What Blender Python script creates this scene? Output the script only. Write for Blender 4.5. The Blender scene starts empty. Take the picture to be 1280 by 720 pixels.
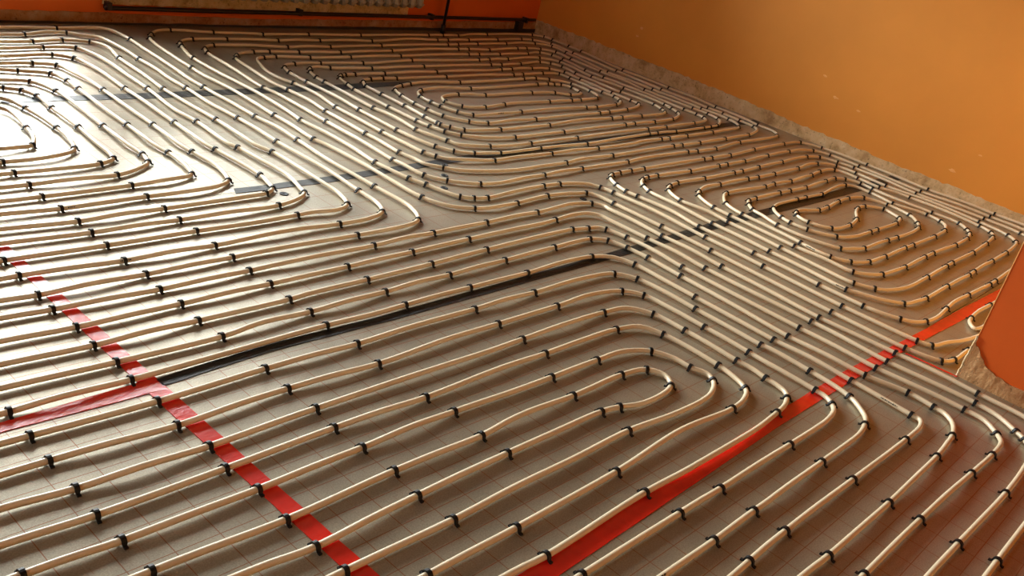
import bpy, bmesh, math, random
from mathutils import Vector, Matrix
random.seed(7)
scene = bpy.context.scene
COL = scene.collection

# ------------------------------------------------------------------ camera
cam_d = bpy.data.cameras.new('camera')
cam_d.sensor_width = 36.0
cam_d.lens = 34.210
cam_d.clip_start = 0.02
cam = bpy.data.objects.new('camera', cam_d)
COL.objects.link(cam)
cam.matrix_world = Matrix([[0.652127, 0.173889, -0.737897, -1.113566], [-0.723981, 0.431601, -0.538119, -1.188055], [0.224904, 0.885146, 0.407351, 1.369848], [0.0, 0.0, 0.0, 1.0]])
scene.camera = cam

# ------------------------------------------------------------------ world: overcast sky, dull ground
world = bpy.data.worlds.new('world')
scene.world = world
world.use_nodes = True
wn, wl = world.node_tree.nodes, world.node_tree.links
wn.clear()
w_out = wn.new('ShaderNodeOutputWorld')
w_bg = wn.new('ShaderNodeBackground')
w_tc = wn.new('ShaderNodeTexCoord')
w_sp = wn.new('ShaderNodeSeparateXYZ')
w_rp = wn.new('ShaderNodeValToRGB')
w_rp.color_ramp.elements[0].position = 0.47
w_rp.color_ramp.elements[0].color = (0.10, 0.10, 0.095, 1)
w_rp.color_ramp.elements[1].position = 0.53
w_rp.color_ramp.elements[1].color = (0.97, 0.985, 1.0, 1)
w_mr = wn.new('ShaderNodeMapRange')
w_mr.inputs['From Min'].default_value = -1
wl.new(w_tc.outputs['Generated'], w_sp.inputs[0])
wl.new(w_sp.outputs['Z'], w_mr.inputs['Value'])
wl.new(w_mr.outputs[0], w_rp.inputs[0])
wl.new(w_rp.outputs[0], w_bg.inputs['Color'])
w_bg.inputs['Strength'].default_value = 20.0
wl.new(w_bg.outputs[0], w_out.inputs[0])

scene.view_settings.view_transform = 'Standard'
scene.view_settings.look = 'None'
scene.view_settings.gamma = 1.0
scene.view_settings.use_curve_mapping = False
scene.view_settings.exposure = 0.64
scene.cycles.max_bounces = 8
scene.cycles.diffuse_bounces = 5
scene.cycles.glossy_bounces = 4
scene.cycles.use_denoising = True

# ------------------------------------------------------------------ room measures (metres)
XL, XR = -2.1, 5.33          # left wall, right wall
YN = -2.5                    # wall behind the viewer
ZC = 2.6                     # ceiling
JX, JY = 2.53, -0.595        # corner of the wall that juts into the room
BW_LOC, BW_ROT = (1.0, 3.82, 0.0), math.atan(0.028)     # back wall: origin and skew
BW = Matrix.Translation(BW_LOC) @ Matrix.Rotation(BW_ROT, 4, 'Z')
DOOR = (-0.90, 0.52, 0.155, 2.30)      # balcony door opening in the back wall (local x0, x1, z0, z1)
WIN = (0.70, 2.95, 0.86, 2.30)         # window opening above the radiator

def portal(name, op):
    x0, x1, z0, z1 = op
    l = bpy.data.lights.new(name, 'AREA')
    l.shape = 'RECTANGLE'
    l.size, l.size_y = x1 - x0, z1 - z0
    l.cycles.is_portal = True
    o = bpy.data.objects.new(name, l)
    COL.objects.link(o)
    o.matrix_world = BW @ Matrix.Translation(((x0 + x1) / 2, 0.30, (z0 + z1) / 2)) @ Matrix.Rotation(-math.pi / 2, 4, 'X')
portal('daylight_portal_door', DOOR)
portal('daylight_portal_window', WIN)
FILL_WIN = (0.15, 0.75, 1.15, 2.15)          # unseen window added in the left wall for fill light (y0, y1, z0, z1)
o_ = bpy.data.lights.new('fill_portal_left', 'AREA')  # portal for the added left fill window
o_.shape = 'RECTANGLE'
o_.size, o_.size_y = FILL_WIN[3] - FILL_WIN[2], FILL_WIN[1] - FILL_WIN[0]
o_.cycles.is_portal = True
p_ = bpy.data.objects.new('fill_portal_left', o_)
COL.objects.link(p_)
p_.matrix_world = Matrix.Translation((XL - 0.22, (FILL_WIN[0] + FILL_WIN[1]) / 2, (FILL_WIN[2] + FILL_WIN[3]) / 2)) @ Matrix.Rotation(-math.pi / 2, 4, 'Y')

# ------------------------------------------------------------------ material helpers
def new_mat(name, base, rough=0.5, metal=0.0, spec=0.5):
    m = bpy.data.materials.new(name)
    m.use_nodes = True
    b = m.node_tree.nodes['Principled BSDF']
    b.inputs['Base Color'].default_value = (*base, 1)
    b.inputs['Roughness'].default_value = rough
    b.inputs['Metallic'].default_value = metal
    b.inputs['Specular IOR Level'].default_value = spec
    return m, m.node_tree.nodes, m.node_tree.links, b

def coords(n, l, scale=(1, 1, 1), loc=(0, 0, 0), rot=(0, 0, 0)):
    tc = n.new('ShaderNodeTexCoord')
    mp = n.new('ShaderNodeMapping')
    mp.inputs['Scale'].default_value = scale
    mp.inputs['Location'].default_value = loc
    mp.inputs['Rotation'].default_value = rot
    l.new(tc.outputs['Object'], mp.inputs[0])
    return mp.outputs[0]

def noise(n, l, vec, scale, detail=3.0, rough=0.55):
    t = n.new('ShaderNodeTexNoise')
    t.inputs['Scale'].default_value = scale
    t.inputs['Detail'].default_value = detail
    t.inputs['Roughness'].default_value = rough
    l.new(vec, t.inputs['Vector'])
    return t.outputs['Fac']

def ramp(n, l, fac, stops):
    r = n.new('ShaderNodeValToRGB')
    e = r.color_ramp.elements
    while len(e) < len(stops):
        e.new(0.5)
    for k, (p, c) in enumerate(stops):
        e[k].position = p
        e[k].color = (*c, 1) if len(c) == 3 else c
    l.new(fac, r.inputs[0])
    return r.outputs[0]

def math_node(n, l, op, a, b=None, clamp=False):
    m = n.new('ShaderNodeMath')
    m.operation = op
    m.use_clamp = clamp
    for k, v in enumerate((a, b)):
        if v is None:
            continue
        if isinstance(v, (int, float)):
            m.inputs[k].default_value = v
        else:
            l.new(v, m.inputs[k])
    return m.outputs[0]

def mix(n, l, fac, a, b):
    m = n.new('ShaderNodeMix')
    m.data_type = 'RGBA'
    for k, v in ((0, fac), (6, a), (7, b)):
        if isinstance(v, (int, float)):
            m.inputs[k].default_value = v
        elif isinstance(v, tuple):
            m.inputs[k].default_value = (*v, 1)
        else:
            l.new(v, m.inputs[k])
    return m.outputs[2]

def bump(n, l, b, h, strength, dist=0.01):
    bp = n.new('ShaderNodeBump')
    bp.inputs['Strength'].default_value = strength
    bp.inputs['Distance'].default_value = dist
    l.new(h, bp.inputs['Height'])
    l.new(bp.outputs[0], b.inputs['Normal'])
    return bp

# foil: silvery-beige laminated film with a printed 10 cm grid
def foil_material(name, off):
    m, n, l, b = new_mat(name, FOIL, FOIL_ROUGH, FOIL_METAL, 0.5)
    v = coords(n, l, loc=(off[0], off[1], 0))
    sp = n.new('ShaderNodeSeparateXYZ')
    l.new(v, sp.inputs[0])
    def lines(sock, pitch, half):
        f = math_node(n, l, 'MULTIPLY', sock, 1.0 / pitch)
        f = math_node(n, l, 'FRACT', math_node(n, l, 'ADD', f, 100.5))
        f = math_node(n, l, 'ABSOLUTE', math_node(n, l, 'SUBTRACT', f, 0.5))
        return math_node(n, l, 'LESS_THAN', f, half / pitch)
    major = math_node(n, l, 'MAXIMUM', lines(sp.outputs[0], 0.1, 0.0011), lines(sp.outputs[1], 0.1, 0.0011))
    minor = math_node(n, l, 'MAXIMUM', lines(sp.outputs[0], 0.05, 0.0007), lines(sp.outputs[1], 0.05, 0.0007))
    brk = noise(n, l, v, 34.0, 2.0)
    minor = math_node(n, l, 'MULTIPLY', minor, math_node(n, l, 'GREATER_THAN', brk, 0.56))
    minor = math_node(n, l, 'MULTIPLY', minor, 0.45)
    mask = math_node(n, l, 'MAXIMUM', math_node(n, l, 'MULTIPLY', major, 0.95), minor)
    blot = noise(n, l, v, 5.0, 4.0)
    base = ramp(n, l, blot, [(0.3, tuple(c * 0.88 for c in FOIL)), (0.7, tuple(min(1, c * 1.08) for c in FOIL))])
    fine = noise(n, l, v, 260.0, 2.0, 0.7)
    base = mix(n, l, math_node(n, l, 'MULTIPLY', ramp(n, l, fine, [(0.35, (0, 0, 0)), (0.65, (1, 1, 1))]), 0.55), base, tuple(c * 0.50 for c in FOIL))
    l.new(mix(n, l, mask, base, (0.26, 0.085, 0.018)), b.inputs['Base Color'])
    l.new(math_node(n, l, 'MULTIPLY', math_node(n, l, 'SUBTRACT', 1.0, mask), FOIL_METAL), b.inputs['Metallic'])
    r = math_node(n, l, 'ADD', FOIL_ROUGH - 0.05, math_node(n, l, 'MULTIPLY', blot, 0.1))
    l.new(r, b.inputs['Roughness'])
    wv = n.new('ShaderNodeTexWave')
    wv.inputs['Scale'].default_value = 95.0
    wv.inputs['Distortion'].default_value = 6.0
    wv.inputs['Detail'].default_value = 2.0
    l.new(v, wv.inputs[0])
    wr = noise(n, l, v, 11.0, 3.0, 0.5)
    h = math_node(n, l, 'ADD', math_node(n, l, 'MULTIPLY', fine, 0.10), math_node(n, l, 'MULTIPLY', wv.outputs['Fac'], 0.025))
    h = math_node(n, l, 'ADD', h, math_node(n, l, 'MULTIPLY', wr, 0.5))
    bump(n, l, b, h, 0.35, 0.006)
    return m

FOIL = (0.44, 0.38, 0.275)
FOIL_ROUGH = 0.34
FOIL_METAL = 0.45
MAT_FOIL = foil_material('foil_film', (0.0, 0.0))
MAT_FOIL_SIDE = foil_material('foil_film_side', (0.035, 0.02))

def wall_paint(name, base):
    m, n, l, b = new_mat(name, base, 0.62, 0, 0.35)
    v = coords(n, l)
    a = noise(n, l, v, 1.6, 5.0)
    d = tuple(c * 0.93 for c in base)
    e = tuple(min(1, c * 1.05) for c in base)
    l.new(ramp(n, l, a, [(0.3, d), (0.7, e)]), b.inputs['Base Color'])
    bump(n, l, b, noise(n, l, v, 140.0, 4.0), 0.12, 0.003)
    return m

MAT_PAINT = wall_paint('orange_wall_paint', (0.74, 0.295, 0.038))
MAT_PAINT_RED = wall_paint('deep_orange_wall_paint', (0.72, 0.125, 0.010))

def plaster(name, c0, c1, c2):
    m, n, l, b = new_mat(name, c1, 0.9, 0, 0.2)
    v = coords(n, l)
    a = noise(n, l, v, 9.0, 6.0, 0.7)
    s = noise(n, l, v, 55.0, 4.0, 0.7)
    c = ramp(n, l, a, [(0.32, c0), (0.5, c1), (0.68, c2)])
    dk = ramp(n, l, s, [(0.30, (0.25, 0.2, 0.15)), (0.42, (1, 1, 1))])
    mm = n.new('ShaderNodeMix')
    mm.data_type = 'RGBA'
    mm.blend_type = 'MULTIPLY'
    mm.inputs[0].default_value = 0.8
    l.new(c, mm.inputs[6])
    l.new(dk, mm.inputs[7])
    l.new(mm.outputs[2], b.inputs['Base Color'])
    bump(n, l, b, math_node(n, l, 'ADD', a, s), 0.8, 0.008)
    return m

MAT_PLASTER = plaster('bare_plaster', (0.40, 0.24, 0.10), (0.68, 0.48, 0.25), (0.78, 0.60, 0.36))
MAT_PLASTER_BACK = plaster('bare_plaster_stained', (0.30, 0.11, 0.04), (0.42, 0.20, 0.09), (0.46, 0.30, 0.18))
MAT_PLASTER_JAMB = plaster('bare_plaster_brown', (0.42, 0.21, 0.09), (0.60, 0.35, 0.16), (0.68, 0.44, 0.23))
MAT_CHIP = plaster('broken_plaster_edge', (0.55, 0.38, 0.15), (0.75, 0.66, 0.5), (0.85, 0.8, 0.7))
MAT_CHIP_Y = plaster('yellowed_plaster_edge', (0.45, 0.28, 0.10), (0.72, 0.55, 0.30), (0.82, 0.72, 0.52))
MAT_CEIL, *_ = new_mat('ceiling_paint', (0.30, 0.25, 0.19), 0.9)
MAT_SLAB, *_ = new_mat('dark_insulation_board', (0.05, 0.045, 0.04), 0.8)
MAT_FRAME, *_ = new_mat('white_window_frame', (0.8, 0.8, 0.78), 0.35)

def pipe_material():
    m, n, l, b = new_mat('cream_pipe_plastic', (0.80, 0.68, 0.46), 0.33, 0, 0.5)
    v = coords(n, l)
    a = noise(n, l, v, 3.0, 3.0)
    l.new(ramp(n, l, a, [(0.3, (0.77, 0.63, 0.41)), (0.7, (0.84, 0.72, 0.50))]), b.inputs['Base Color'])
    return m
MAT_PIPE = pipe_material()
MAT_BLACK, *_ = new_mat('black_clip_plastic', (0.006, 0.0055, 0.0055), 0.5, 0, 0.3)
MAT_PRINT, *_ = new_mat('black_ink', (0.03, 0.025, 0.02), 0.6)

def tape_material(name, base, rough, wr, spec=0.85):
    m, n, l, b = new_mat(name, base, rough, 0, spec)
    v = coords(n, l)
    a = noise(n, l, v, 20.0, 4.0)
    l.new(ramp(n, l, a, [(0.3, tuple(c * 0.8 for c in base)), (0.7, base)]), b.inputs['Base Color'])
    s = noise(n, l, coords(n, l, scale=(1, 3, 1)), 30.0, 4.0, 0.6)
    bump(n, l, b, s, wr, 0.006)
    return m
MAT_RED = tape_material('red_tape_film', (0.86, 0.022, 0.008), 0.2, 0.12)
MAT_RED_W = tape_material('red_tape_film_wrinkled', (0.86, 0.03, 0.012), 0.2, 0.6)
MAT_DARK_T = tape_material('black_tape_film', (0.012, 0.011, 0.010), 0.4, 0.5, 0.35)
MAT_GREY_T = tape_material('grey_tape_film', (0.030, 0.029, 0.027), 0.45, 0.3, 0.3)
MAT_IRON, *_ = new_mat('radiator_enamel', (0.32, 0.26, 0.19), 0.4)
MAT_DPIPE, *_ = new_mat('dark_painted_steel', (0.035, 0.02, 0.016), 0.4, 0.3)
MAT_EDGE_P, *_ = new_mat('worn_orange_edge', (0.85, 0.42, 0.12), 0.6)
MAT_EDGE, *_ = new_mat('dark_edge_strip', (0.03, 0.022, 0.018), 0.6)

def glass_material():
    m = bpy.data.materials.new('window_glass')
    m.use_nodes = True
    n, l = m.node_tree.nodes, m.node_tree.links
    n.clear()
    o = n.new('ShaderNodeOutputMaterial')
    t = n.new('ShaderNodeBsdfTransparent')
    t.inputs[0].default_value = (0.95, 0.97, 0.96, 1)
    g = n.new('ShaderNodeBsdfGlossy')
    g.inputs['Roughness'].default_value = 0.02
    fr = n.new('ShaderNodeFresnel')
    fr.inputs[0].default_value = 1.45
    mx = n.new('ShaderNodeMixShader')
    l.new(fr.outputs[0], mx.inputs[0])
    l.new(t.outputs[0], mx.inputs[1])
    l.new(g.outputs[0], mx.inputs[2])
    l.new(mx.outputs[0], o.inputs[0])
    return m
MAT_GLASS = glass_material()

# ------------------------------------------------------------------ mesh helpers
def obj(name, bm, mat, parent=None, smooth=False, matrix=None):
    me = bpy.data.meshes.new(name)
    bmesh.ops.recalc_face_normals(bm, faces=bm.faces[:])
    bm.to_mesh(me)
    bm.free()
    me.materials.append(mat)
    if smooth:
        for p in me.polygons:
            p.use_smooth = True
    o = bpy.data.objects.new(name, me)
    COL.objects.link(o)
    if parent is not None:
        o.parent = parent
    if matrix is not None:
        o.matrix_world = matrix
    return o

def box(bm, x0, x1, y0, y1, z0, z1):
    vs = [bm.verts.new((x, y, z)) for z in (z0, z1) for (x, y) in ((x0, y0), (x1, y0), (x1, y1), (x0, y1))]
    for f in ((3, 2, 1, 0), (4, 5, 6, 7), (0, 1, 5, 4), (1, 2, 6, 5), (2, 3, 7, 6), (3, 0, 4, 7)):
        bm.faces.new([vs[i] for i in f])

def tube(bm, pts, r, sides=10, caps=True):
    rings = []
    n = len(pts)
    for i, p in enumerate(pts):
        p = Vector(p)
        t = Vector(pts[min(i + 1, n - 1)]) - Vector(pts[max(i - 1, 0)])
        t.normalize()
        up = Vector((0, 0, 1)) if abs(t.z) < 0.9 else Vector((1, 0, 0))
        s = t.cross(up).normalized()
        w = s.cross(t)
        rings.append([bm.verts.new(p + s * (r * math.cos(2 * math.pi * k / sides)) + w * (r * math.sin(2 * math.pi * k / sides))) for k in range(sides)])
    for a, b in zip(rings, rings[1:]):
        for k in range(sides):
            bm.faces.new((a[k], a[(k + 1) % sides], b[(k + 1) % sides], b[k]))
    if caps:
        bm.faces.new(rings[0][::-1])
        bm.faces.new(rings[-1])

def strip(bm, left, right, z0, z1):
    """closed slab between two polylines (x, y)"""
    n = len(left)
    L0 = [bm.verts.new((x, y, z0)) for x, y in left]
    L1 = [bm.verts.new((x, y, z1)) for x, y in left]
    R0 = [bm.verts.new((x, y, z0)) for x, y in right]
    R1 = [bm.verts.new((x, y, z1)) for x, y in right]
    for i in range(n - 1):
        bm.faces.new((L1[i], R1[i], R1[i + 1], L1[i + 1]))
        bm.faces.new((L0[i], L0[i + 1], R0[i + 1], R0[i]))
        bm.faces.new((L0[i], L1[i], L1[i + 1], L0[i + 1]))
        bm.faces.new((R0[i], R0[i + 1], R1[i + 1], R1[i]))
    bm.faces.new((L0[0], R0[0], R1[0], L1[0]))
    bm.faces.new((L0[-1], L1[-1], R1[-1], R0[-1]))

def ragged(bm, pts_bottom, pts_top, nrm, thick):
    """upright band: bottom and top polylines in 3-D, given a thickness along nrm"""
    nv = Vector(nrm) * thick
    A = [bm.verts.new(Vector(p)) for p in pts_bottom]
    B = [bm.verts.new(Vector(p)) for p in pts_top]
    A2 = [bm.verts.new(Vector(p) + nv) for p in pts_bottom]
    B2 = [bm.verts.new(Vector(p) + nv * random.uniform(0.5, 1.0)) for p in pts_top]
    for i in range(len(A) - 1):
        bm.faces.new((A[i], A[i + 1], B[i + 1], B[i]))
        bm.faces.new((A2[i], B2[i], B2[i + 1], A2[i + 1]))
        bm.faces.new((B[i], B[i + 1], B2[i + 1], B2[i]))
        bm.faces.new((A[i], A2[i], A2[i + 1], A[i + 1]))
    bm.faces.new((A[0], B[0], B2[0], A2[0]))
    bm.faces.new((A[-1], A2[-1], B2[-1], B[-1]))

def tag(o, label, cat, group=None):
    o['label'] = label
    o['category'] = cat
    if group:
        o['group'] = group
    return o

def struct(o, label=None):
    o['kind'] = 'structure'
    if label:
        o['label'] = label
    return o

def empty(name, loc=(0, 0, 0)):
    o = bpy.data.objects.new(name, None)
    o.location = loc
    COL.objects.link(o)
    return o

# ------------------------------------------------------------------ the setting
def back_y(x):
    return BW_LOC[1] + 0.028 * (x - BW_LOC[0])

bm = bmesh.new()
box(bm, XL - 0.3, XR + 0.3, YN - 0.3, 4.3, -0.16, -0.004)
floor = struct(obj('floor', bm, MAT_SLAB), 'insulated floor covered with silvery gridded foil sheets')

# foil sheets between the taped joints (rolls one metre wide)
def seam(k, x):
    return ((2.66 + 0.0030 * (x - 0.6) * 10 * 0.85), (1.62 + 0.0066 * (x - 1.1) * 5), (0.615 + 0.018 * x), (-0.355 - 0.0 * x), -1.36)[k]
def sheet(x0, x1, top, bot, mat):
    n = 8
    xs = [x0 + (x1 - x0) * i / n for i in range(n + 1)]
    b_ = bmesh.new()
    strip(b_, [(x, top(x)) for x in xs], [(x, bot(x)) for x in xs], -0.0035, 0.0)
    return obj('foil_sheet', b_, mat, floor)
edges = [back_y] + [lambda x, k=k: seam(k, x) for k in range(5)] + [lambda x: YN]
for k in range(6):
    top, bot = edges[k], edges[k + 1]
    t_ = lambda x, f=top, k=k: f(x) - (0.0015 if k else 0.0)
    b_ = lambda x, f=bot: f(x) + 0.0015
    sheet(XL, 0.022, t_, b_, MAT_FOIL_SIDE)
    if k < 4:
        sheet(0.025, XR, t_, b_, MAT_FOIL)
    else:
        sheet(0.025, JX, t_, b_, MAT_FOIL)
    if k == 4:
        sheet(JX, XR, t_, lambda x: JY, MAT_FOIL)

# back wall, pierced by the balcony door and the window
LX0, LX1 = XL - BW_LOC[0] - 0.3, XR - BW_LOC[0] + 0.3
bm = bmesh.new()
xs = [LX0, DOOR[0], DOOR[1], WIN[0], WIN[1], LX1]
box(bm, LX0, DOOR[0], 0, 0.34, 0, ZC)
box(bm, DOOR[0], DOOR[1], 0, 0.34, 0, DOOR[2])
box(bm, DOOR[0], DOOR[1], 0, 0.34, DOOR[3], ZC)
box(bm, DOOR[1], WIN[0], 0, 0.34, 0, ZC)
box(bm, WIN[0], WIN[1], 0, 0.34, 0, WIN[2])
box(bm, WIN[0], WIN[1], 0, 0.34, WIN[3], ZC)
box(bm, WIN[1], LX1, 0, 0.34, 0, ZC)
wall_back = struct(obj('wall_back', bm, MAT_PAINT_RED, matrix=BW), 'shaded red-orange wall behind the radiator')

bm = bmesh.new()
box(bm, XR, XR + 0.25, YN - 0.3, 4.3, 0, ZC)
wall_right = struct(obj('wall_right', bm, MAT_PAINT), 'long bright orange painted wall with scuffs')
bm = bmesh.new()
box(bm, XL - 0.25, XL, YN - 0.3, FILL_WIN[0], 0, ZC)  # wall pierced by the added fill window
box(bm, XL - 0.25, XL, FILL_WIN[1], 4.3, 0, ZC)
box(bm, XL - 0.25, XL, FILL_WIN[0], FILL_WIN[1], 0, FILL_WIN[2])
box(bm, XL - 0.25, XL, FILL_WIN[0], FILL_WIN[1], FILL_WIN[3], ZC)
struct(obj('wall_left', bm, MAT_PAINT))
bm = bmesh.new()
box(bm, XL, JX + 0.02, YN - 0.25, YN, 0, ZC)
struct(obj('wall_rear', bm, MAT_PAINT))
bm = bmesh.new()
box(bm, XL - 0.3, XR + 0.3, YN - 0.3, 4.3, ZC, ZC + 0.1)
struct(obj('ceiling', bm, MAT_CEIL))
bm = bmesh.new()
box(bm, JX, XR + 0.02, YN, JY, 0, ZC)
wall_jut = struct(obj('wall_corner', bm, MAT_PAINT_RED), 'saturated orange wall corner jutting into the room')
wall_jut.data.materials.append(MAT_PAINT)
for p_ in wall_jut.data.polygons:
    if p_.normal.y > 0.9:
        p_.material_index = 1      # unseen far side, made lighter to cut red bounce light on the pipes

# bare plaster bands where the skirting boards were
def top_line(n, f, jag):
    return [f(i / (n - 1)) + random.uniform(-jag, jag) for i in range(n)]
n = 150
ys = [back_y(XR) + (JY - back_y(XR)) * i / (n - 1) for i in range(n)]
def h_right(t):
    return 0.108 if t < 0.35 else 0.108 - (t - 0.35) / 0.35 * 0.045 if t < 0.70 else 0.063
zt = top_line(n, h_right, 0.007)
bm = bmesh.new()
ragged(bm, [(XR, y, 0) for y in ys], [(XR, y, z) for y, z in zip(ys, zt)], (-1, 0, 0), 0.007)
base_right = struct(obj('baseboard_right', bm, MAT_PLASTER), 'bare crumbling plaster band along the foot of the orange wall')

n = 120
lx = [LX0 + 0.3 + (LX1 - LX0 - 0.6) * i / (n - 1) for i in range(n)]
def h_back(x):
    return 0.062 if x < 0.5 else 0.062 - (x - 0.5) / 1.0 * 0.012 if x < 1.5 else 0.05 + (x - 1.5) / 2.8 * 0.035
zt = [h_back(x) + random.uniform(-0.003, 0.003) for x in lx]
bm = bmesh.new()
ragged(bm, [(x, 0, 0) for x in lx], [(x, 0, z) for x, z in zip(lx, zt)], (0, -1, 0), 0.008)
struct(obj('baseboard_back', bm, MAT_PLASTER_BACK, matrix=BW), 'stained orange-brown plaster band under the wall pipe')

bm = bmesh.new()
ragged(bm, [(x, -0.0085, 0) for x in lx], [(x, -0.0085, 0.012 + max(0, x - 1.5) * 0.006 + random.uniform(-0.002, 0.002)) for x in lx], (0, -1, 0), 0.006)
struct(obj('trim_1', bm, MAT_EDGE, matrix=BW), 'dark edge insulation strip along the back wall')

n = 60
ys = [JY - 0.002 + (YN + 0.01 - JY) * i / (n - 1) for i in range(n)]
ys = [JY - (JY - YN) * (i / (n - 1)) ** 1.6 for i in range(n)]
def h_jut(y):
    d = JY - y
    return 0.150 - d / 0.045 * 0.055 if d < 0.045 else 0.095 - (d - 0.045) / 0.06 * 0.03 if d < 0.105 else 0.058
zt = [h_jut(y) + random.uniform(-0.006, 0.006) for y in ys]
bm = bmesh.new()
ragged(bm, [(JX, y, 0) for y in ys], [(JX, y, z) for y, z in zip(ys, zt)], (-1, 0, 0), 0.010)
struct(obj('baseboard_corner', bm, MAT_PLASTER_JAMB), 'rough brown bare masonry under the jutting orange wall')
# crumbled pale corner edge of that wall
bm = bmesh.new()
pts = []
for i in range(15):
    t = i / 14
    z = t * 0.17
    pts.append((JX - 0.006 + random.uniform(-0.0016, 0.0012), JY + 0.001 + random.uniform(-0.0015, 0.0015) + 0.006 * (1 - t), z))
tube(bm, pts, 0.0045, 5)
struct(obj('trim_2', bm, MAT_CHIP_Y), 'crumbled pale plaster edge at the wall corner')
bm = bmesh.new()
tube(bm, [(JX - 0.0005, JY + 0.0005, 0.16 + 0.1 * i) for i in range(25)], 0.0016, 6)
struct(obj('trim_3', bm, MAT_EDGE_P), 'thin pale edge running up the wall corner')

# paint chips on the long wall
for (y, z, s) in ((2.93, 0.327, 0.014), (2.95, 0.26, 0.011), (1.42, 0.44, 0.013), (1.30, 0.33, 0.017), (1.12, 0.30, 0.012), (0.42, 0.155, 0.02), (0.30, 0.30, 0.011), (0.02, 0.38, 0.01)):
    bm = bmesh.new()
    k = 9
    rim = [(0.9 + random.uniform(-0.35, 0.35)) * s for _ in range(k)]
    a_ = [bm.verts.new((XR, y + rim[i] * 1.4 * math.cos(2 * math.pi * i / k), z + rim[i] * 0.6 * math.sin(2 * math.pi * i / k))) for i in range(k)]
    b_ = [bm.verts.new((XR - 0.0025, y + rim[i] * 1.0 * math.cos(2 * math.pi * i / k), z + rim[i] * 0.4 * math.sin(2 * math.pi * i / k))) for i in range(k)]
    bm.faces.new(b_)
    for i in range(k):
        bm.faces.new((a_[i], a_[(i + 1) % k], b_[(i + 1) % k], b_[i]))
    obj('paint_chip', bm, MAT_EDGE_P, wall_right)

# window and balcony door frames with panes (above the picture)
def casement(name, op, bars, M=None):
    M = BW if M is None else M
    x0, x1, z0, z1 = op
    bm = bmesh.new()
    w = 0.055
    box(bm, x0, x0 + w, 0.14, 0.21, z0, z1)
    box(bm, x1 - w, x1, 0.14, 0.21, z0, z1)
    box(bm, x0 + w, x1 - w, 0.14, 0.21, z0, z0 + w)
    box(bm, x0 + w, x1 - w, 0.14, 0.21, z1 - w, z1)
    for bx in bars:
        box(bm, bx - w / 2, bx + w / 2, 0.14, 0.21, z0 + w, z1 - w)
    f = struct(obj(name, bm, MAT_FRAME, matrix=M))
    cuts = [x0 + w] + [q for bx in bars for q in (bx - w / 2, bx + w / 2)] + [x1 - w]
    for a, c in zip(cuts[0::2], cuts[1::2]):
        bm = bmesh.new()
        box(bm, a, c, 0.172, 0.178, z0 + w, z1 - w)
        p = obj('pane', bm, MAT_GLASS)
        p.parent = f
    return f
casement('window_1', WIN, (1.45, 2.20))
casement('door_1', DOOR, (-0.19,))
casement('fill_window', FILL_WIN, (0.45,), Matrix.Translation((XL, 0, 0)) @ Matrix.Rotation(math.pi / 2, 4, 'Z'))  # frame and panes of the added left window, there for fill light
bm = bmesh.new()
box(bm, WIN[0] - 0.05, WIN[1] + 0.05, -0.12, 0.14, WIN[2] - 0.035, WIN[2])
struct(obj('trim_4', bm, MAT_FRAME, matrix=BW))
# unpainted plaster behind the radiator
bm = bmesh.new()
lx = [0.55 + 2.28 * i / 59 for i in range(60)]
ragged(bm, [(x, 0, 0.105 + random.uniform(-0.003, 0.003)) for x in lx], [(x, 0, 0.80) for x in lx], (0, -1, 0), 0.004)
struct(obj('trim_5', bm, MAT_PLASTER, matrix=BW), 'bare plaster patch on the wall behind the radiator')

# ------------------------------------------------------------------ radiator: cast-iron columns
rad = empty('radiator')
rad.matrix_world = BW @ Matrix.Translation((0.62, -0.125, 0.222))
tag(rad, 'ribbed cast-iron column radiator hung on the back wall', 'radiator')
SEC = 0.076
NSEC = 29
sec_bm = bmesh.new()
for yy in (-0.05, 0.05):
    prof = [(0.030, 0.0), (0.022, 0.05), (0.020, 0.30), (0.022, 0.53), (0.030, 0.58)]
    pts = [(0, yy, z) for _, z in prof]
    rings = []
    for r, z in prof:
        rings.append([sec_bm.verts.new((r * math.cos(2 * math.pi * k / 10), yy + r * 1.1 * math.sin(2 * math.pi * k / 10), z)) for k in range(10)])
    for a, c in zip(rings, rings[1:]):
        for k in range(10):
            sec_bm.faces.new((a[k], a[(k + 1) % 10], c[(k + 1) % 10], c[k]))
    sec_bm.faces.new(rings[0][::-1])
    sec_bm.faces.new(rings[-1])
# lower and upper hubs with a pointed foot
for z0, z1 in ((0.0, 0.06), (0.52, 0.58)):
    box(sec_bm, -0.034, 0.034, -0.055, 0.055, z0, z1)
v0 = [sec_bm.verts.new(c) for c in ((-0.030, -0.075, 0.01), (0.030, -0.075, 0.01), (0.030, 0.075, 0.01), (-0.030, 0.075, 0.01))]
v1 = [sec_bm.verts.new(c) for c in ((-0.012, -0.06, -0.022), (0.012, -0.06, -0.022), (0.012, 0.06, -0.022), (-0.012, 0.06, -0.022))]
for k in range(4):
    sec_bm.faces.new((v0[k], v0[(k + 1) % 4], v1[(k + 1) % 4], v1[k]))
sec_bm.faces.new(v1[::-1])
sec_bm.faces.new(v0)
first = obj('radiator_section', sec_bm, MAT_IRON)
first.parent = rad
for k in range(NSEC):
    s = first if k == 0 else first.copy()
    if k:
        COL.objects.link(s)
        s.parent = rad
    s.location = (k * SEC, 0, 0)
bm = bmesh.new()
tube(bm, [(0, 0.0, 0.03), (0, 0.12, 0.03)], 0.012, 8)
b_ = obj('wall_bracket', bm, MAT_DPIPE)
for k, x in enumerate((0.2, 1.9)):
    c_ = b_ if k == 0 else b_.copy()
    if k:
        COL.objects.link(c_)
    c_.parent = rad
    c_.location = (x, 0, 0)

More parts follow.
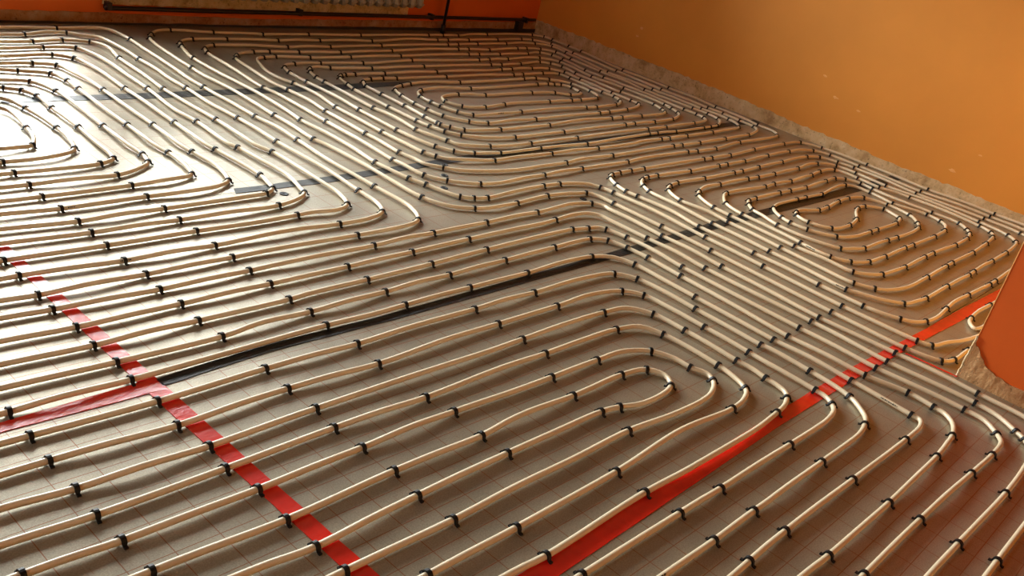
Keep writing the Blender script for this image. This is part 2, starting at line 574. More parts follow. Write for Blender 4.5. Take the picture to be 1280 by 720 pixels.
# dark pipe along the foot of the back wall and the riser beside the radiator
wp = empty('wall_pipe')
wp.matrix_world = BW @ Matrix.Translation((0.55, -0.03, 0.106))
tag(wp, 'dark horizontal heating pipe running along the foot of the back wall', 'pipe')
bm = bmesh.new()
tube(bm, [(0.0 + 3.72 * i / 30, -0.004 + 0.002 * math.sin(i * 0.9), -0.012 + 0.016 * i / 30) for i in range(31)], 0.0125, 10)
b_ = obj('pipe_run', bm, MAT_DPIPE, smooth=True)
b_.parent = wp
for x in (0.02, 1.3, 2.5, 3.60):
    bm = bmesh.new()
    box(bm, x - 0.012, x + 0.012, -0.018, 0.03, -0.02, 0.02)
    b_ = obj('pipe_bracket', bm, MAT_DPIPE)
    b_.parent = wp
bm = bmesh.new()
box(bm, 3.50, 3.56, -0.02, 0.028, -0.085, -0.012)
b_ = obj('junction_block', bm, MAT_DPIPE)
b_.parent = wp

rp = empty('riser_pipe')
rp.matrix_world = BW @ Matrix.Translation((3.16, -0.062, 0.0))
tag(rp, 'thin dark upright riser pipe between the radiator and the room corner', 'pipe')
bm = bmesh.new()
tube(bm, [(0, 0, 0.0), (0, 0, 0.6), (0, 0, 1.4), (0, 0, 2.6)], 0.0115, 10)
b_ = obj('pipe_run', bm, MAT_DPIPE, smooth=True)
b_.parent = rp
bm = bmesh.new()
tube(bm, [(0, 0, 0.0), (0, 0, 0.03), (0, 0, 0.06)], 0.018, 10)
b_ = obj('floor_sleeve', bm, MAT_DPIPE, smooth=True)
b_.parent = rp

# ------------------------------------------------------------------ adhesive tapes on the joints
def tape(name, left, right, mat, label, z=0.0016):
    b_ = bmesh.new()
    def dense(p):
        o = []
        for (x0, y0), (x1, y1) in zip(p, p[1:]):
            for i in range(6):
                o.append((x0 + (x1 - x0) * i / 6, y0 + (y1 - y0) * i / 6))
        o.append(p[-1])
        return [(x + random.uniform(-.0008, .0008), y + random.uniform(-.0012, .0012)) for x, y in o]
    strip(b_, dense(left), dense(right), 0.0003, z)
    return tag(obj(name, b_, mat), label, 'tape')
tape('adhesive_tape', [(0.0, 1.62), (-0.002, 1.1), (-0.004, 0.53), (0.004, 0.13), (0.007, -0.06), (0.010, -0.36)],
     [(0.034, 1.62), (0.038, 1.1), (0.046, 0.53), (0.050, 0.17), (0.056, -0.19), (0.058, -0.36)], MAT_RED,
     'red adhesive tape crossing the straight foreground pipes toward the dark joint')
tape('adhesive_tape', [(0.03, -0.352), (0.44, -0.355), (0.9, -0.345), (1.63, -0.335), (2.1, -0.332), (2.83, -0.354), (3.27, -0.361), (3.85, -0.379), (4.4, -0.39), (5.3, -0.40)],
     [(0.03, -0.41), (0.44, -0.406), (0.9, -0.395), (1.57, -0.379), (2.05, -0.38), (2.67, -0.393), (3.20, -0.412), (3.54, -0.422), (4.4, -0.44), (5.3, -0.45)], MAT_RED,
     'long red adhesive tape under the round pipe bends, ending behind the wall corner')
tape('adhesive_tape', [(-2.05, 0.60), (-0.8, 0.615), (-0.33, 0.625), (0.02, 0.64), (0.04, 0.645)],
     [(-2.05, 0.55), (-0.8, 0.575), (-0.33, 0.592), (0.02, 0.586), (0.04, 0.582)], MAT_RED_W,
     'wrinkled red adhesive tape between two pipes, meeting the black tape', 0.0021)
tape('adhesive_tape', [(2.487, -0.40), (2.499, -0.50), (2.507, -0.592)], [(2.500, -0.40), (2.512, -0.50), (2.518, -0.592)], MAT_RED,
     'narrow red tape end pointing at the crumbled wall corner')
tape('adhesive_tape', [(0.04, 0.635), (0.37, 0.66), (0.8, 0.653), (2.2, 0.685), (3.0, 0.715), (3.7, 0.715), (4.6, 0.725), (5.3, 0.74)],
     [(0.04, 0.60), (0.37, 0.625), (0.8, 0.62), (2.2, 0.64), (3.0, 0.66), (3.7, 0.655), (4.6, 0.66), (5.3, 0.67)], MAT_DARK_T,
     'black adhesive tape on the foil joint, running on from the wrinkled red tape')
tape('adhesive_tape', [(0.93, 1.645), (1.12, 1.648), (1.33, 1.655), (1.65, 1.675), (2.2, 1.715), (3.5, 1.76), (5.3, 1.80)],
     [(0.91, 1.602), (1.1, 1.605), (1.3, 1.602), (1.65, 1.625), (2.2, 1.66), (3.5, 1.70), (5.3, 1.74)], MAT_GREY_T,
     'dark grey tape joint passing the outermost bend of the pipe loop on white foil')
tape('adhesive_tape', [(0.55, 2.70), (0.74, 2.703), (1.22, 2.716), (2.27, 2.76), (2.7, 2.785), (2.85, 2.79)],
     [(0.53, 2.645), (0.72, 2.647), (1.18, 2.644), (2.27, 2.68), (2.7, 2.72), (2.85, 2.727)], MAT_GREY_T,
     'dark grey tape joint crossing the white glare and the sharp pipe elbows')

# ------------------------------------------------------------------ underfloor heating pipes
# floor points in metres: (x, y, held by a clip)
PIPE_LEFT = [
    (-1.15, 3.684, 1), (-0.7, 3.684, 1), (0.965, 3.684, 0), (1.102, 3.694, 0), (1.24, 3.691, 1), (1.391, 3.704, 0), (1.481, 3.696, 0),
    (1.528, 3.634, 0), (1.542, 3.514, 1), (1.531, 3.382, 0), (1.526, 3.287, 0), (1.504, 3.002, 0), (1.492, 2.855, 0), (1.494, 2.748, 1),
    (1.491, 2.655, 0), (1.498, 2.495, 0), (1.498, 2.338, 1), (1.509, 2.184, 0), (1.505, 2.033, 1), (1.487, 1.787, 0), (1.49, 1.5, 1),
    (1.485, 1.27, 0), (1.43, 1.175, 1), (1.32, 1.142, 0), (1.1, 1.14, 1), (0.86, 1.141, 0), (0.679, 1.141, 0), (0.587, 1.137, 1), (0.289, 1.127, 1),
    (-0.026, 1.118, 1), (-0.12, 1.123, 0), (-0.75, 1.123, 1), (-0.88, 1.123, 0), (-0.958, 1.165, 1), (-1, 1.243, 0), (-1, 1.621, 1), (-1, 1.954, 1),
    (-1, 2.286, 1), (-1, 2.618, 1), (-1, 2.951, 1), (-1, 3.329, 0), (-0.958, 3.407, 1), (-0.88, 3.449, 0), (-0.75, 3.449, 1), (0.865, 3.449, 0),
    (1.014, 3.456, 1), (1.172, 3.489, 1), (1.298, 3.462, 1), (1.323, 3.429, 0), (1.342, 3.363, 0), (1.314, 3.2, 1), (1.295, 2.9, 0),
    (1.279, 2.739, 1), (1.283, 2.486, 0), (1.288, 2.324, 1), (1.274, 2.007, 0), (1.298, 1.928, 1), (1.294, 1.593, 0), (1.29, 1.48, 0),
    (1.25, 1.38, 1), (1.17, 1.345, 0), (1.063, 1.356, 0), (0.997, 1.353, 1), (0.819, 1.344, 0), (0.587, 1.344, 1), (0.279, 1.337, 1),
    (-0.021, 1.337, 1), (-0.031, 1.335, 0), (-0.55, 1.335, 1), (-0.68, 1.335, 0), (-0.758, 1.377, 1), (-0.8, 1.455, 0), (-0.8, 1.807, 1),
    (-0.8, 2.122, 1), (-0.8, 2.436, 1), (-0.8, 2.751, 1), (-0.8, 3.103, 0), (-0.758, 3.181, 1), (-0.68, 3.223, 0), (-0.55, 3.223, 1),
    (0.769, 3.223, 0), (1.012, 3.249, 1), (1.09, 3.194, 1), (1.115, 3.037, 0), (1.104, 2.757, 1), (1.088, 2.467, 0), (1.085, 2.317, 1),
    (1.067, 2.064, 0), (1.076, 1.999, 1), (1.09, 1.846, 0), (1.094, 1.718, 1), (1.08, 1.647, 0), (1.059, 1.588, 1), (1.005, 1.555, 1),
    (0.961, 1.551, 0), (0.583, 1.534, 1), (0.281, 1.52, 1), (0.052, 1.531, 0), (-0.35, 1.531, 1), (-0.48, 1.531, 0), (-0.558, 1.573, 1),
    (-0.6, 1.651, 0), (-0.6, 1.982, 1), (-0.6, 2.284, 1), (-0.6, 2.585, 1), (-0.6, 2.916, 0), (-0.558, 2.994, 1), (-0.48, 3.036, 0),
    (-0.35, 3.036, 1), (0.69, 3.036, 0), (0.755, 3.018, 1), (0.877, 2.975, 1), (0.902, 2.874, 1), (0.899, 2.766, 1), (0.88, 2.511, 0),
    (0.877, 2.318, 1), (0.862, 2.102, 0), (0.873, 2.004, 1), (0.866, 1.878, 0), (0.841, 1.786, 1), (0.779, 1.761, 0), (0.58, 1.743, 1),
    (0.265, 1.727, 1), (0.134, 1.724, 0), (-0.15, 1.724, 1), (-0.28, 1.724, 0), (-0.358, 1.766, 1), (-0.4, 1.844, 0), (-0.4, 2.264, 1),
    (-0.4, 2.683, 0), (-0.358, 2.761, 1), (-0.28, 2.803, 0), (-0.15, 2.803, 1), (0.592, 2.803, 0), (0.602, 2.798, 1), (0.659, 2.763, 1),
    (0.688, 2.69, 1), (0.681, 2.543, 1), (0.678, 2.32, 1), (0.662, 2.138, 0), (0.657, 2.038, 0), (0.644, 1.988, 1), (0.575, 1.951, 1),
    (0.381, 1.933, 0), (0.267, 1.934, 1), (0.221, 1.93, 0), (0.05, 1.93, 1), (-0.08, 1.93, 0), (-0.158, 1.972, 1), (-0.2, 2.05, 0), (-0.2, 2.436, 0),
    (-0.158, 2.514, 1), (-0.08, 2.556, 0), (0.05, 2.556, 1), (0.487, 2.556, 0), (0.506, 2.462, 0), (0.49, 2.34, 1), (0.471, 2.24, 0),
    (0.431, 2.164, 1), (0.384, 2.153, 0), (0.31, 2.14, 0), (0.05, 2.14, 1), (-0.04, 2.14, 0), (-0.1, 2.085, 1), (-0.04, 2.03, 0), (0.05, 2.03, 0),
    (0.264, 2.03, 0), (0.273, 2.032, 1), (0.401, 2.035, 0), (0.515, 2.067, 0), (0.558, 2.107, 1), (0.583, 2.195, 0), (0.596, 2.324, 1),
    (0.581, 2.55, 1), (0.537, 2.674, 0), (-0.05, 2.674, 1), (-0.18, 2.674, 0), (-0.258, 2.632, 1), (-0.3, 2.554, 0), (-0.3, 2.462, 1),
    (-0.3, 2.038, 1), (-0.3, 1.946, 0), (-0.258, 1.868, 1), (-0.18, 1.826, 0), (-0.05, 1.826, 1), (0.177, 1.826, 0), (0.27, 1.829, 1),
    (0.58, 1.841, 1), (0.692, 1.885, 0), (0.748, 1.929, 1), (0.769, 2.007, 1), (0.763, 2.12, 0), (0.777, 2.319, 1), (0.794, 2.61, 0),
    (0.791, 2.743, 1), (0.741, 2.872, 1), (0.632, 2.899, 0), (-0.25, 2.899, 1), (-0.38, 2.899, 0), (-0.458, 2.857, 1), (-0.5, 2.779, 0),
    (-0.5, 2.422, 1), (-0.5, 2.105, 1), (-0.5, 1.748, 0), (-0.458, 1.67, 1), (-0.38, 1.628, 0), (-0.25, 1.628, 1), (0.093, 1.628, 0),
    (0.277, 1.624, 1), (0.423, 1.629, 0), (0.58, 1.641, 1), (0.752, 1.638, 0), (0.86, 1.655, 0), (0.94, 1.698, 1), (0.962, 1.749, 0),
    (0.981, 1.844, 0), (0.969, 1.993, 1), (0.961, 2.083, 0), (0.981, 2.303, 1), (0.984, 2.509, 0), (0.997, 2.743, 1), (0.999, 2.847, 0),
    (0.982, 2.994, 0), (0.96, 3.093, 1), (0.864, 3.123, 1), (0.728, 3.125, 0), (-0.45, 3.125, 1), (-0.58, 3.125, 0), (-0.658, 3.083, 1),
    (-0.7, 3.005, 0), (-0.7, 2.62, 1), (-0.7, 2.282, 1), (-0.7, 1.946, 1), (-0.7, 1.56, 0), (-0.658, 1.482, 1), (-0.58, 1.44, 0), (-0.45, 1.44, 1),
    (0.014, 1.44, 0), (0.28, 1.433, 1), (0.583, 1.438, 1), (0.883, 1.439, 0), (0.984, 1.446, 1), (1.103, 1.481, 0), (1.157, 1.522, 1),
    (1.168, 1.559, 0), (1.2, 1.684, 0), (1.191, 1.886, 0), (1.182, 2.001, 1), (1.169, 2.045, 0), (1.187, 2.312, 1), (1.175, 2.456, 0),
    (1.207, 2.75, 1), (1.211, 2.928, 0), (1.22, 3.144, 0), (1.215, 3.257, 0), (1.179, 3.359, 1), (1.022, 3.367, 1), (0.82, 3.343, 0),
    (-0.65, 3.343, 1), (-0.78, 3.343, 0), (-0.858, 3.301, 1), (-0.9, 3.223, 0), (-0.9, 2.892, 1), (-0.9, 2.591, 1), (-0.9, 2.29, 1), (-0.9, 1.988, 1),
    (-0.9, 1.688, 1), (-0.9, 1.356, 0), (-0.858, 1.278, 1), (-0.78, 1.236, 0), (-0.65, 1.236, 1), (-0.072, 1.236, 0), (-0.023, 1.238, 1),
    (0.276, 1.227, 1), (0.583, 1.231, 1), (0.746, 1.239, 0), (0.96, 1.244, 0), (1.1, 1.24, 1), (1.24, 1.245, 0), (1.34, 1.28, 1), (1.38, 1.35, 0),
    (1.39, 1.48, 1), (1.404, 1.705, 0), (1.396, 2.032, 1), (1.401, 2.19, 0), (1.4, 2.329, 1), (1.388, 2.529, 0), (1.398, 2.742, 1), (1.395, 2.89, 0),
    (1.409, 3.03, 0), (1.407, 3.181, 1), (1.412, 3.298, 0), (1.401, 3.418, 0), (1.381, 3.527, 0), (1.312, 3.571, 0), (1.256, 3.616, 1),
    (1.141, 3.608, 0), (1.029, 3.574, 1), (0.915, 3.567, 0), (-0.7, 3.567, 1), (-1.15, 3.567, 1),
]
PIPE_FOREGROUND = [
    (-1.9, 1.037, 1), (-1.45, 1.037, 1), (-0.157, 1.037, 0), (-0.028, 1.032, 1), (0.276, 1.03, 1), (0.583, 1.04, 1), (0.662, 1.043, 0),
    (0.763, 1.042, 0), (1.1, 1.05, 1), (1.4, 1.06, 1), (1.7, 1.065, 1), (1.918, 1.074, 0), (2.023, 1.071, 1), (2.196, 1.078, 0), (2.287, 1.083, 0),
    (2.397, 1.062, 1), (2.436, 1.018, 0), (2.427, 0.983, 0), (2.435, 0.85, 0), (2.43, 0.69, 1), (2.42, 0.38, 1), (2.41, 0.14, 0), (2.399, -0.078, 1),
    (2.422, -0.382, 1), (2.429, -0.69, 1), (2.422, -0.855, 0), (2.395, -0.94, 0), (2.33, -1.01, 1), (2.22, -1.045, 0), (2, -1.05, 1),
    (1.682, -1.049, 0), (1.42, -1.048, 1), (-1.5, -1.048, 1), (-1.63, -1.048, 0), (-1.708, -1.006, 1), (-1.75, -0.928, 0), (-1.75, -0.578, 1),
    (-1.75, -0.264, 1), (-1.75, 0.049, 1), (-1.75, 0.363, 1), (-1.75, 0.713, 0), (-1.708, 0.791, 1), (-1.63, 0.833, 0), (-1.5, 0.833, 1),
    (-0.244, 0.833, 0), (-0.022, 0.826, 1), (0.277, 0.832, 1), (0.584, 0.837, 1), (0.665, 0.845, 0), (0.9, 0.85, 1), (1.2, 0.86, 1), (1.5, 0.875, 1),
    (1.8, 0.885, 0), (1.984, 0.888, 0), (2.037, 0.887, 1), (2.125, 0.87, 1), (2.184, 0.86, 0), (2.205, 0.833, 1), (2.23, 0.74, 1), (2.22, 0.45, 1),
    (2.215, 0.19, 0), (2.213, -0.083, 1), (2.209, -0.392, 1), (2.238, -0.702, 1), (2.23, -0.773, 0), (2.176, -0.831, 1), (2.126, -0.858, 0),
    (2.008, -0.864, 1), (1.816, -0.858, 1), (1.403, -0.846, 1), (1.023, -0.843, 1), (-1.3, -0.843, 1), (-1.43, -0.843, 0), (-1.508, -0.801, 1),
    (-1.55, -0.723, 0), (-1.55, -0.285, 1), (-1.55, 0.086, 1), (-1.55, 0.524, 0), (-1.508, 0.602, 1), (-1.43, 0.644, 0), (-1.3, 0.644, 1),
    (-0.324, 0.644, 0), (-0.305, 0.644, 1), (-0.02, 0.646, 1), (0.294, 0.655, 0), (0.588, 0.664, 1), (0.756, 0.658, 0), (0.9, 0.665, 1),
    (1.2, 0.67, 1), (1.5, 0.67, 1), (1.75, 0.675, 0), (1.89, 0.67, 1), (1.98, 0.63, 0), (2.02, 0.55, 1), (2.02, 0.4, 0), (2.015, 0.26, 1),
    (2.01, 0.09, 0), (2.005, -0.083, 1), (2.007, -0.383, 1), (1.988, -0.605, 1), (1.985, -0.634, 0), (1.943, -0.652, 0), (1.801, -0.656, 1),
    (1.405, -0.649, 1), (0.996, -0.642, 1), (0.803, -0.644, 1), (0.72, -0.646, 0), (-1.1, -0.646, 1), (-1.23, -0.646, 0), (-1.308, -0.604, 1),
    (-1.35, -0.526, 0), (-1.35, -0.1, 1), (-1.35, 0.325, 0), (-1.308, 0.403, 1), (-1.23, 0.445, 0), (-1.1, 0.445, 1), (-0.408, 0.445, 0),
    (-0.311, 0.444, 1), (-0.024, 0.431, 1), (0.291, 0.442, 1), (0.586, 0.431, 1), (0.87, 0.443, 0), (1.1, 0.445, 1), (1.4, 0.445, 1), (1.6, 0.445, 0),
    (1.75, 0.42, 1), (1.81, 0.36, 1), (1.82, 0.25, 0), (1.82, 0.1, 1), (1.813, -0.086, 1), (1.806, -0.165, 0), (1.802, -0.344, 1), (1.795, -0.388, 0),
    (1.768, -0.42, 1), (1.732, -0.442, 0), (1.655, -0.455, 0), (1.546, -0.457, 0), (1.394, -0.455, 1), (1.262, -0.453, 0), (0.998, -0.45, 1),
    (0.805, -0.445, 1), (0.414, -0.44, 1), (-0.9, -0.44, 1), (-1.03, -0.44, 0), (-1.108, -0.398, 1), (-1.15, -0.32, 0), (-1.15, 0.132, 0),
    (-1.108, 0.21, 1), (-1.03, 0.252, 0), (-0.9, 0.252, 1), (-0.49, 0.252, 0), (-0.312, 0.242, 1), (-0.02, 0.243, 1), (0.287, 0.249, 1),
    (0.59, 0.241, 1), (0.95, 0.248, 0), (1.1, 0.245, 1), (1.3, 0.245, 0), (1.47, 0.24, 1), (1.57, 0.21, 0), (1.61, 0.14, 1), (1.612, -0.081, 1),
    (1.602, -0.13, 0), (1.564, -0.211, 1), (1.498, -0.243, 0), (1.405, -0.253, 1), (1.14, -0.237, 0), (0.799, -0.252, 1), (0.405, -0.255, 1),
    (0.131, -0.252, 1), (-0.7, -0.252, 1), (-0.83, -0.252, 0), (-0.908, -0.21, 1), (-0.95, -0.132, 0), (-0.95, -0.071, 0), (-0.908, 0.007, 1),
    (-0.83, 0.049, 0), (-0.7, 0.049, 1), (-0.304, 0.049, 1), (-0.009, 0.036, 1), (0.302, 0.044, 1), (0.596, 0.039, 1), (0.728, 0.048, 0),
    (0.987, 0.043, 1), (1.087, 0.043, 0), (1.23, 0.045, 1), (1.34, 0.025, 1), (1.37, -0.025, 0), (1.33, -0.075, 1), (1.161, -0.09, 0),
    (1.07, -0.065, 1), (0.996, -0.053, 1), (0.796, -0.051, 0), (0.601, -0.049, 1), (0.287, -0.052, 1), (-0.008, -0.063, 1), (-0.143, -0.052, 0),
    (-0.7, -0.052, 1), (-0.79, -0.052, 0), (-0.85, -0.101, 1), (-0.79, -0.15, 0), (-0.7, -0.15, 0), (-0.002, -0.15, 1), (0.299, -0.157, 1),
    (0.504, -0.153, 0), (0.741, -0.156, 0), (0.99, -0.154, 1), (1.207, -0.175, 0), (1.37, -0.176, 0), (1.444, -0.16, 0), (1.5, -0.127, 1),
    (1.521, -0.09, 0), (1.5, -0.04, 1), (1.5, 0.02, 0), (1.46, 0.09, 1), (1.37, 0.13, 0), (1.23, 0.14, 1), (1.037, 0.141, 0), (1.007, 0.142, 1),
    (0.835, 0.145, 0), (0.611, 0.154, 1), (0.295, 0.152, 1), (-0.001, 0.148, 1), (-0.308, 0.151, 1), (-0.491, 0.161, 1), (-0.8, 0.161, 1),
    (-0.93, 0.161, 0), (-1.008, 0.119, 1), (-1.05, 0.041, 0), (-1.05, -0.093, 1), (-1.05, -0.228, 0), (-1.008, -0.306, 1), (-0.93, -0.348, 0),
    (-0.8, -0.348, 1), (0.288, -0.348, 0), (0.392, -0.355, 1), (0.795, -0.346, 1), (1.009, -0.355, 0), (1.354, -0.356, 0), (1.528, -0.343, 1),
    (1.59, -0.336, 0), (1.648, -0.317, 1), (1.682, -0.293, 0), (1.696, -0.253, 0), (1.7, -0.212, 1), (1.713, -0.153, 0), (1.71, -0.096, 1),
    (1.72, 0.12, 1), (1.71, 0.25, 1), (1.65, 0.32, 0), (1.53, 0.34, 1), (1.35, 0.34, 0), (1.1, 0.34, 1), (0.926, 0.335, 0), (0.505, 0.337, 0),
    (0.299, 0.337, 1), (-0.006, 0.329, 1), (-0.308, 0.335, 1), (-0.449, 0.347, 0), (-1, 0.347, 1), (-1.13, 0.347, 0), (-1.208, 0.305, 1),
    (-1.25, 0.227, 0), (-1.25, 0.123, 1), (-1.25, -0.325, 1), (-1.25, -0.429, 0), (-1.208, -0.507, 1), (-1.13, -0.549, 0), (-1, -0.549, 1),
    (0.57, -0.549, 0), (0.792, -0.553, 1), (0.995, -0.552, 1), (1.071, -0.554, 0), (1.401, -0.554, 1), (1.677, -0.553, 0), (1.755, -0.539, 1),
    (1.799, -0.523, 0), (1.842, -0.486, 0), (1.886, -0.43, 1), (1.915, -0.27, 1), (1.915, -0.107, 0), (1.913, -0.079, 1), (1.915, 0, 0),
    (1.92, 0.2, 1), (1.92, 0.35, 0), (1.91, 0.46, 1), (1.85, 0.53, 1), (1.7, 0.55, 0), (1.4, 0.55, 1), (1.1, 0.55, 1), (0.816, 0.551, 0),
    (0.603, 0.542, 1), (0.296, 0.546, 1), (-0.013, 0.537, 1), (-0.306, 0.542, 1), (-0.366, 0.543, 0), (-1.2, 0.543, 1), (-1.33, 0.543, 0),
    (-1.408, 0.501, 1), (-1.45, 0.423, 0), (-1.45, 0.058, 1), (-1.45, -0.264, 1), (-1.45, -0.629, 0), (-1.408, -0.707, 1), (-1.33, -0.749, 0),
    (-1.2, -0.749, 1), (0.871, -0.749, 0), (1.008, -0.755, 1), (1.395, -0.76, 1), (1.803, -0.755, 1), (1.936, -0.746, 0), (1.995, -0.74, 1),
    (2.078, -0.715, 0), (2.124, -0.673, 0), (2.134, -0.63, 1), (2.143, -0.536, 1), (2.105, -0.393, 1), (2.094, -0.096, 1), (2.115, 0.15, 0),
    (2.13, 0.4, 1), (2.139, 0.527, 0), (2.141, 0.568, 1), (2.134, 0.669, 1), (2.108, 0.75, 1), (2.074, 0.777, 0), (2.034, 0.791, 1), (1.8, 0.79, 1),
    (1.5, 0.78, 1), (1.2, 0.77, 1), (0.9, 0.76, 1), (0.717, 0.751, 0), (0.595, 0.749, 1), (0.406, 0.745, 0), (0.287, 0.732, 1), (-0.011, 0.732, 1),
    (-0.284, 0.738, 0), (-1.4, 0.738, 1), (-1.53, 0.738, 0), (-1.608, 0.696, 1), (-1.65, 0.618, 0), (-1.65, 0.232, 1), (-1.65, -0.106, 1),
    (-1.65, -0.443, 1), (-1.65, -0.829, 0), (-1.608, -0.907, 1), (-1.53, -0.949, 0), (-1.4, -0.949, 1), (1.176, -0.949, 0), (1.394, -0.953, 1),
    (1.808, -0.962, 1), (2.037, -0.956, 0), (2.14, -0.945, 0), (2.24, -0.905, 1), (2.271, -0.868, 1), (2.324, -0.791, 0), (2.336, -0.71, 1),
    (2.311, -0.394, 1), (2.325, -0.08, 1), (2.315, 0.18, 0), (2.32, 0.4, 1), (2.325, 0.7, 1), (2.308, 0.903, 0), (2.303, 0.94, 0), (2.269, 0.977, 0),
    (2.184, 0.994, 0), (2.044, 0.985, 1), (1.961, 0.977, 0), (1.75, 0.975, 0), (1.5, 0.97, 1), (1.2, 0.96, 1), (0.9, 0.95, 1), (0.662, 0.943, 0),
    (0.591, 0.942, 1), (0.286, 0.933, 1), (-0.017, 0.925, 1), (-0.202, 0.931, 0), (-1.45, 0.931, 1), (-1.9, 0.931, 1),
]
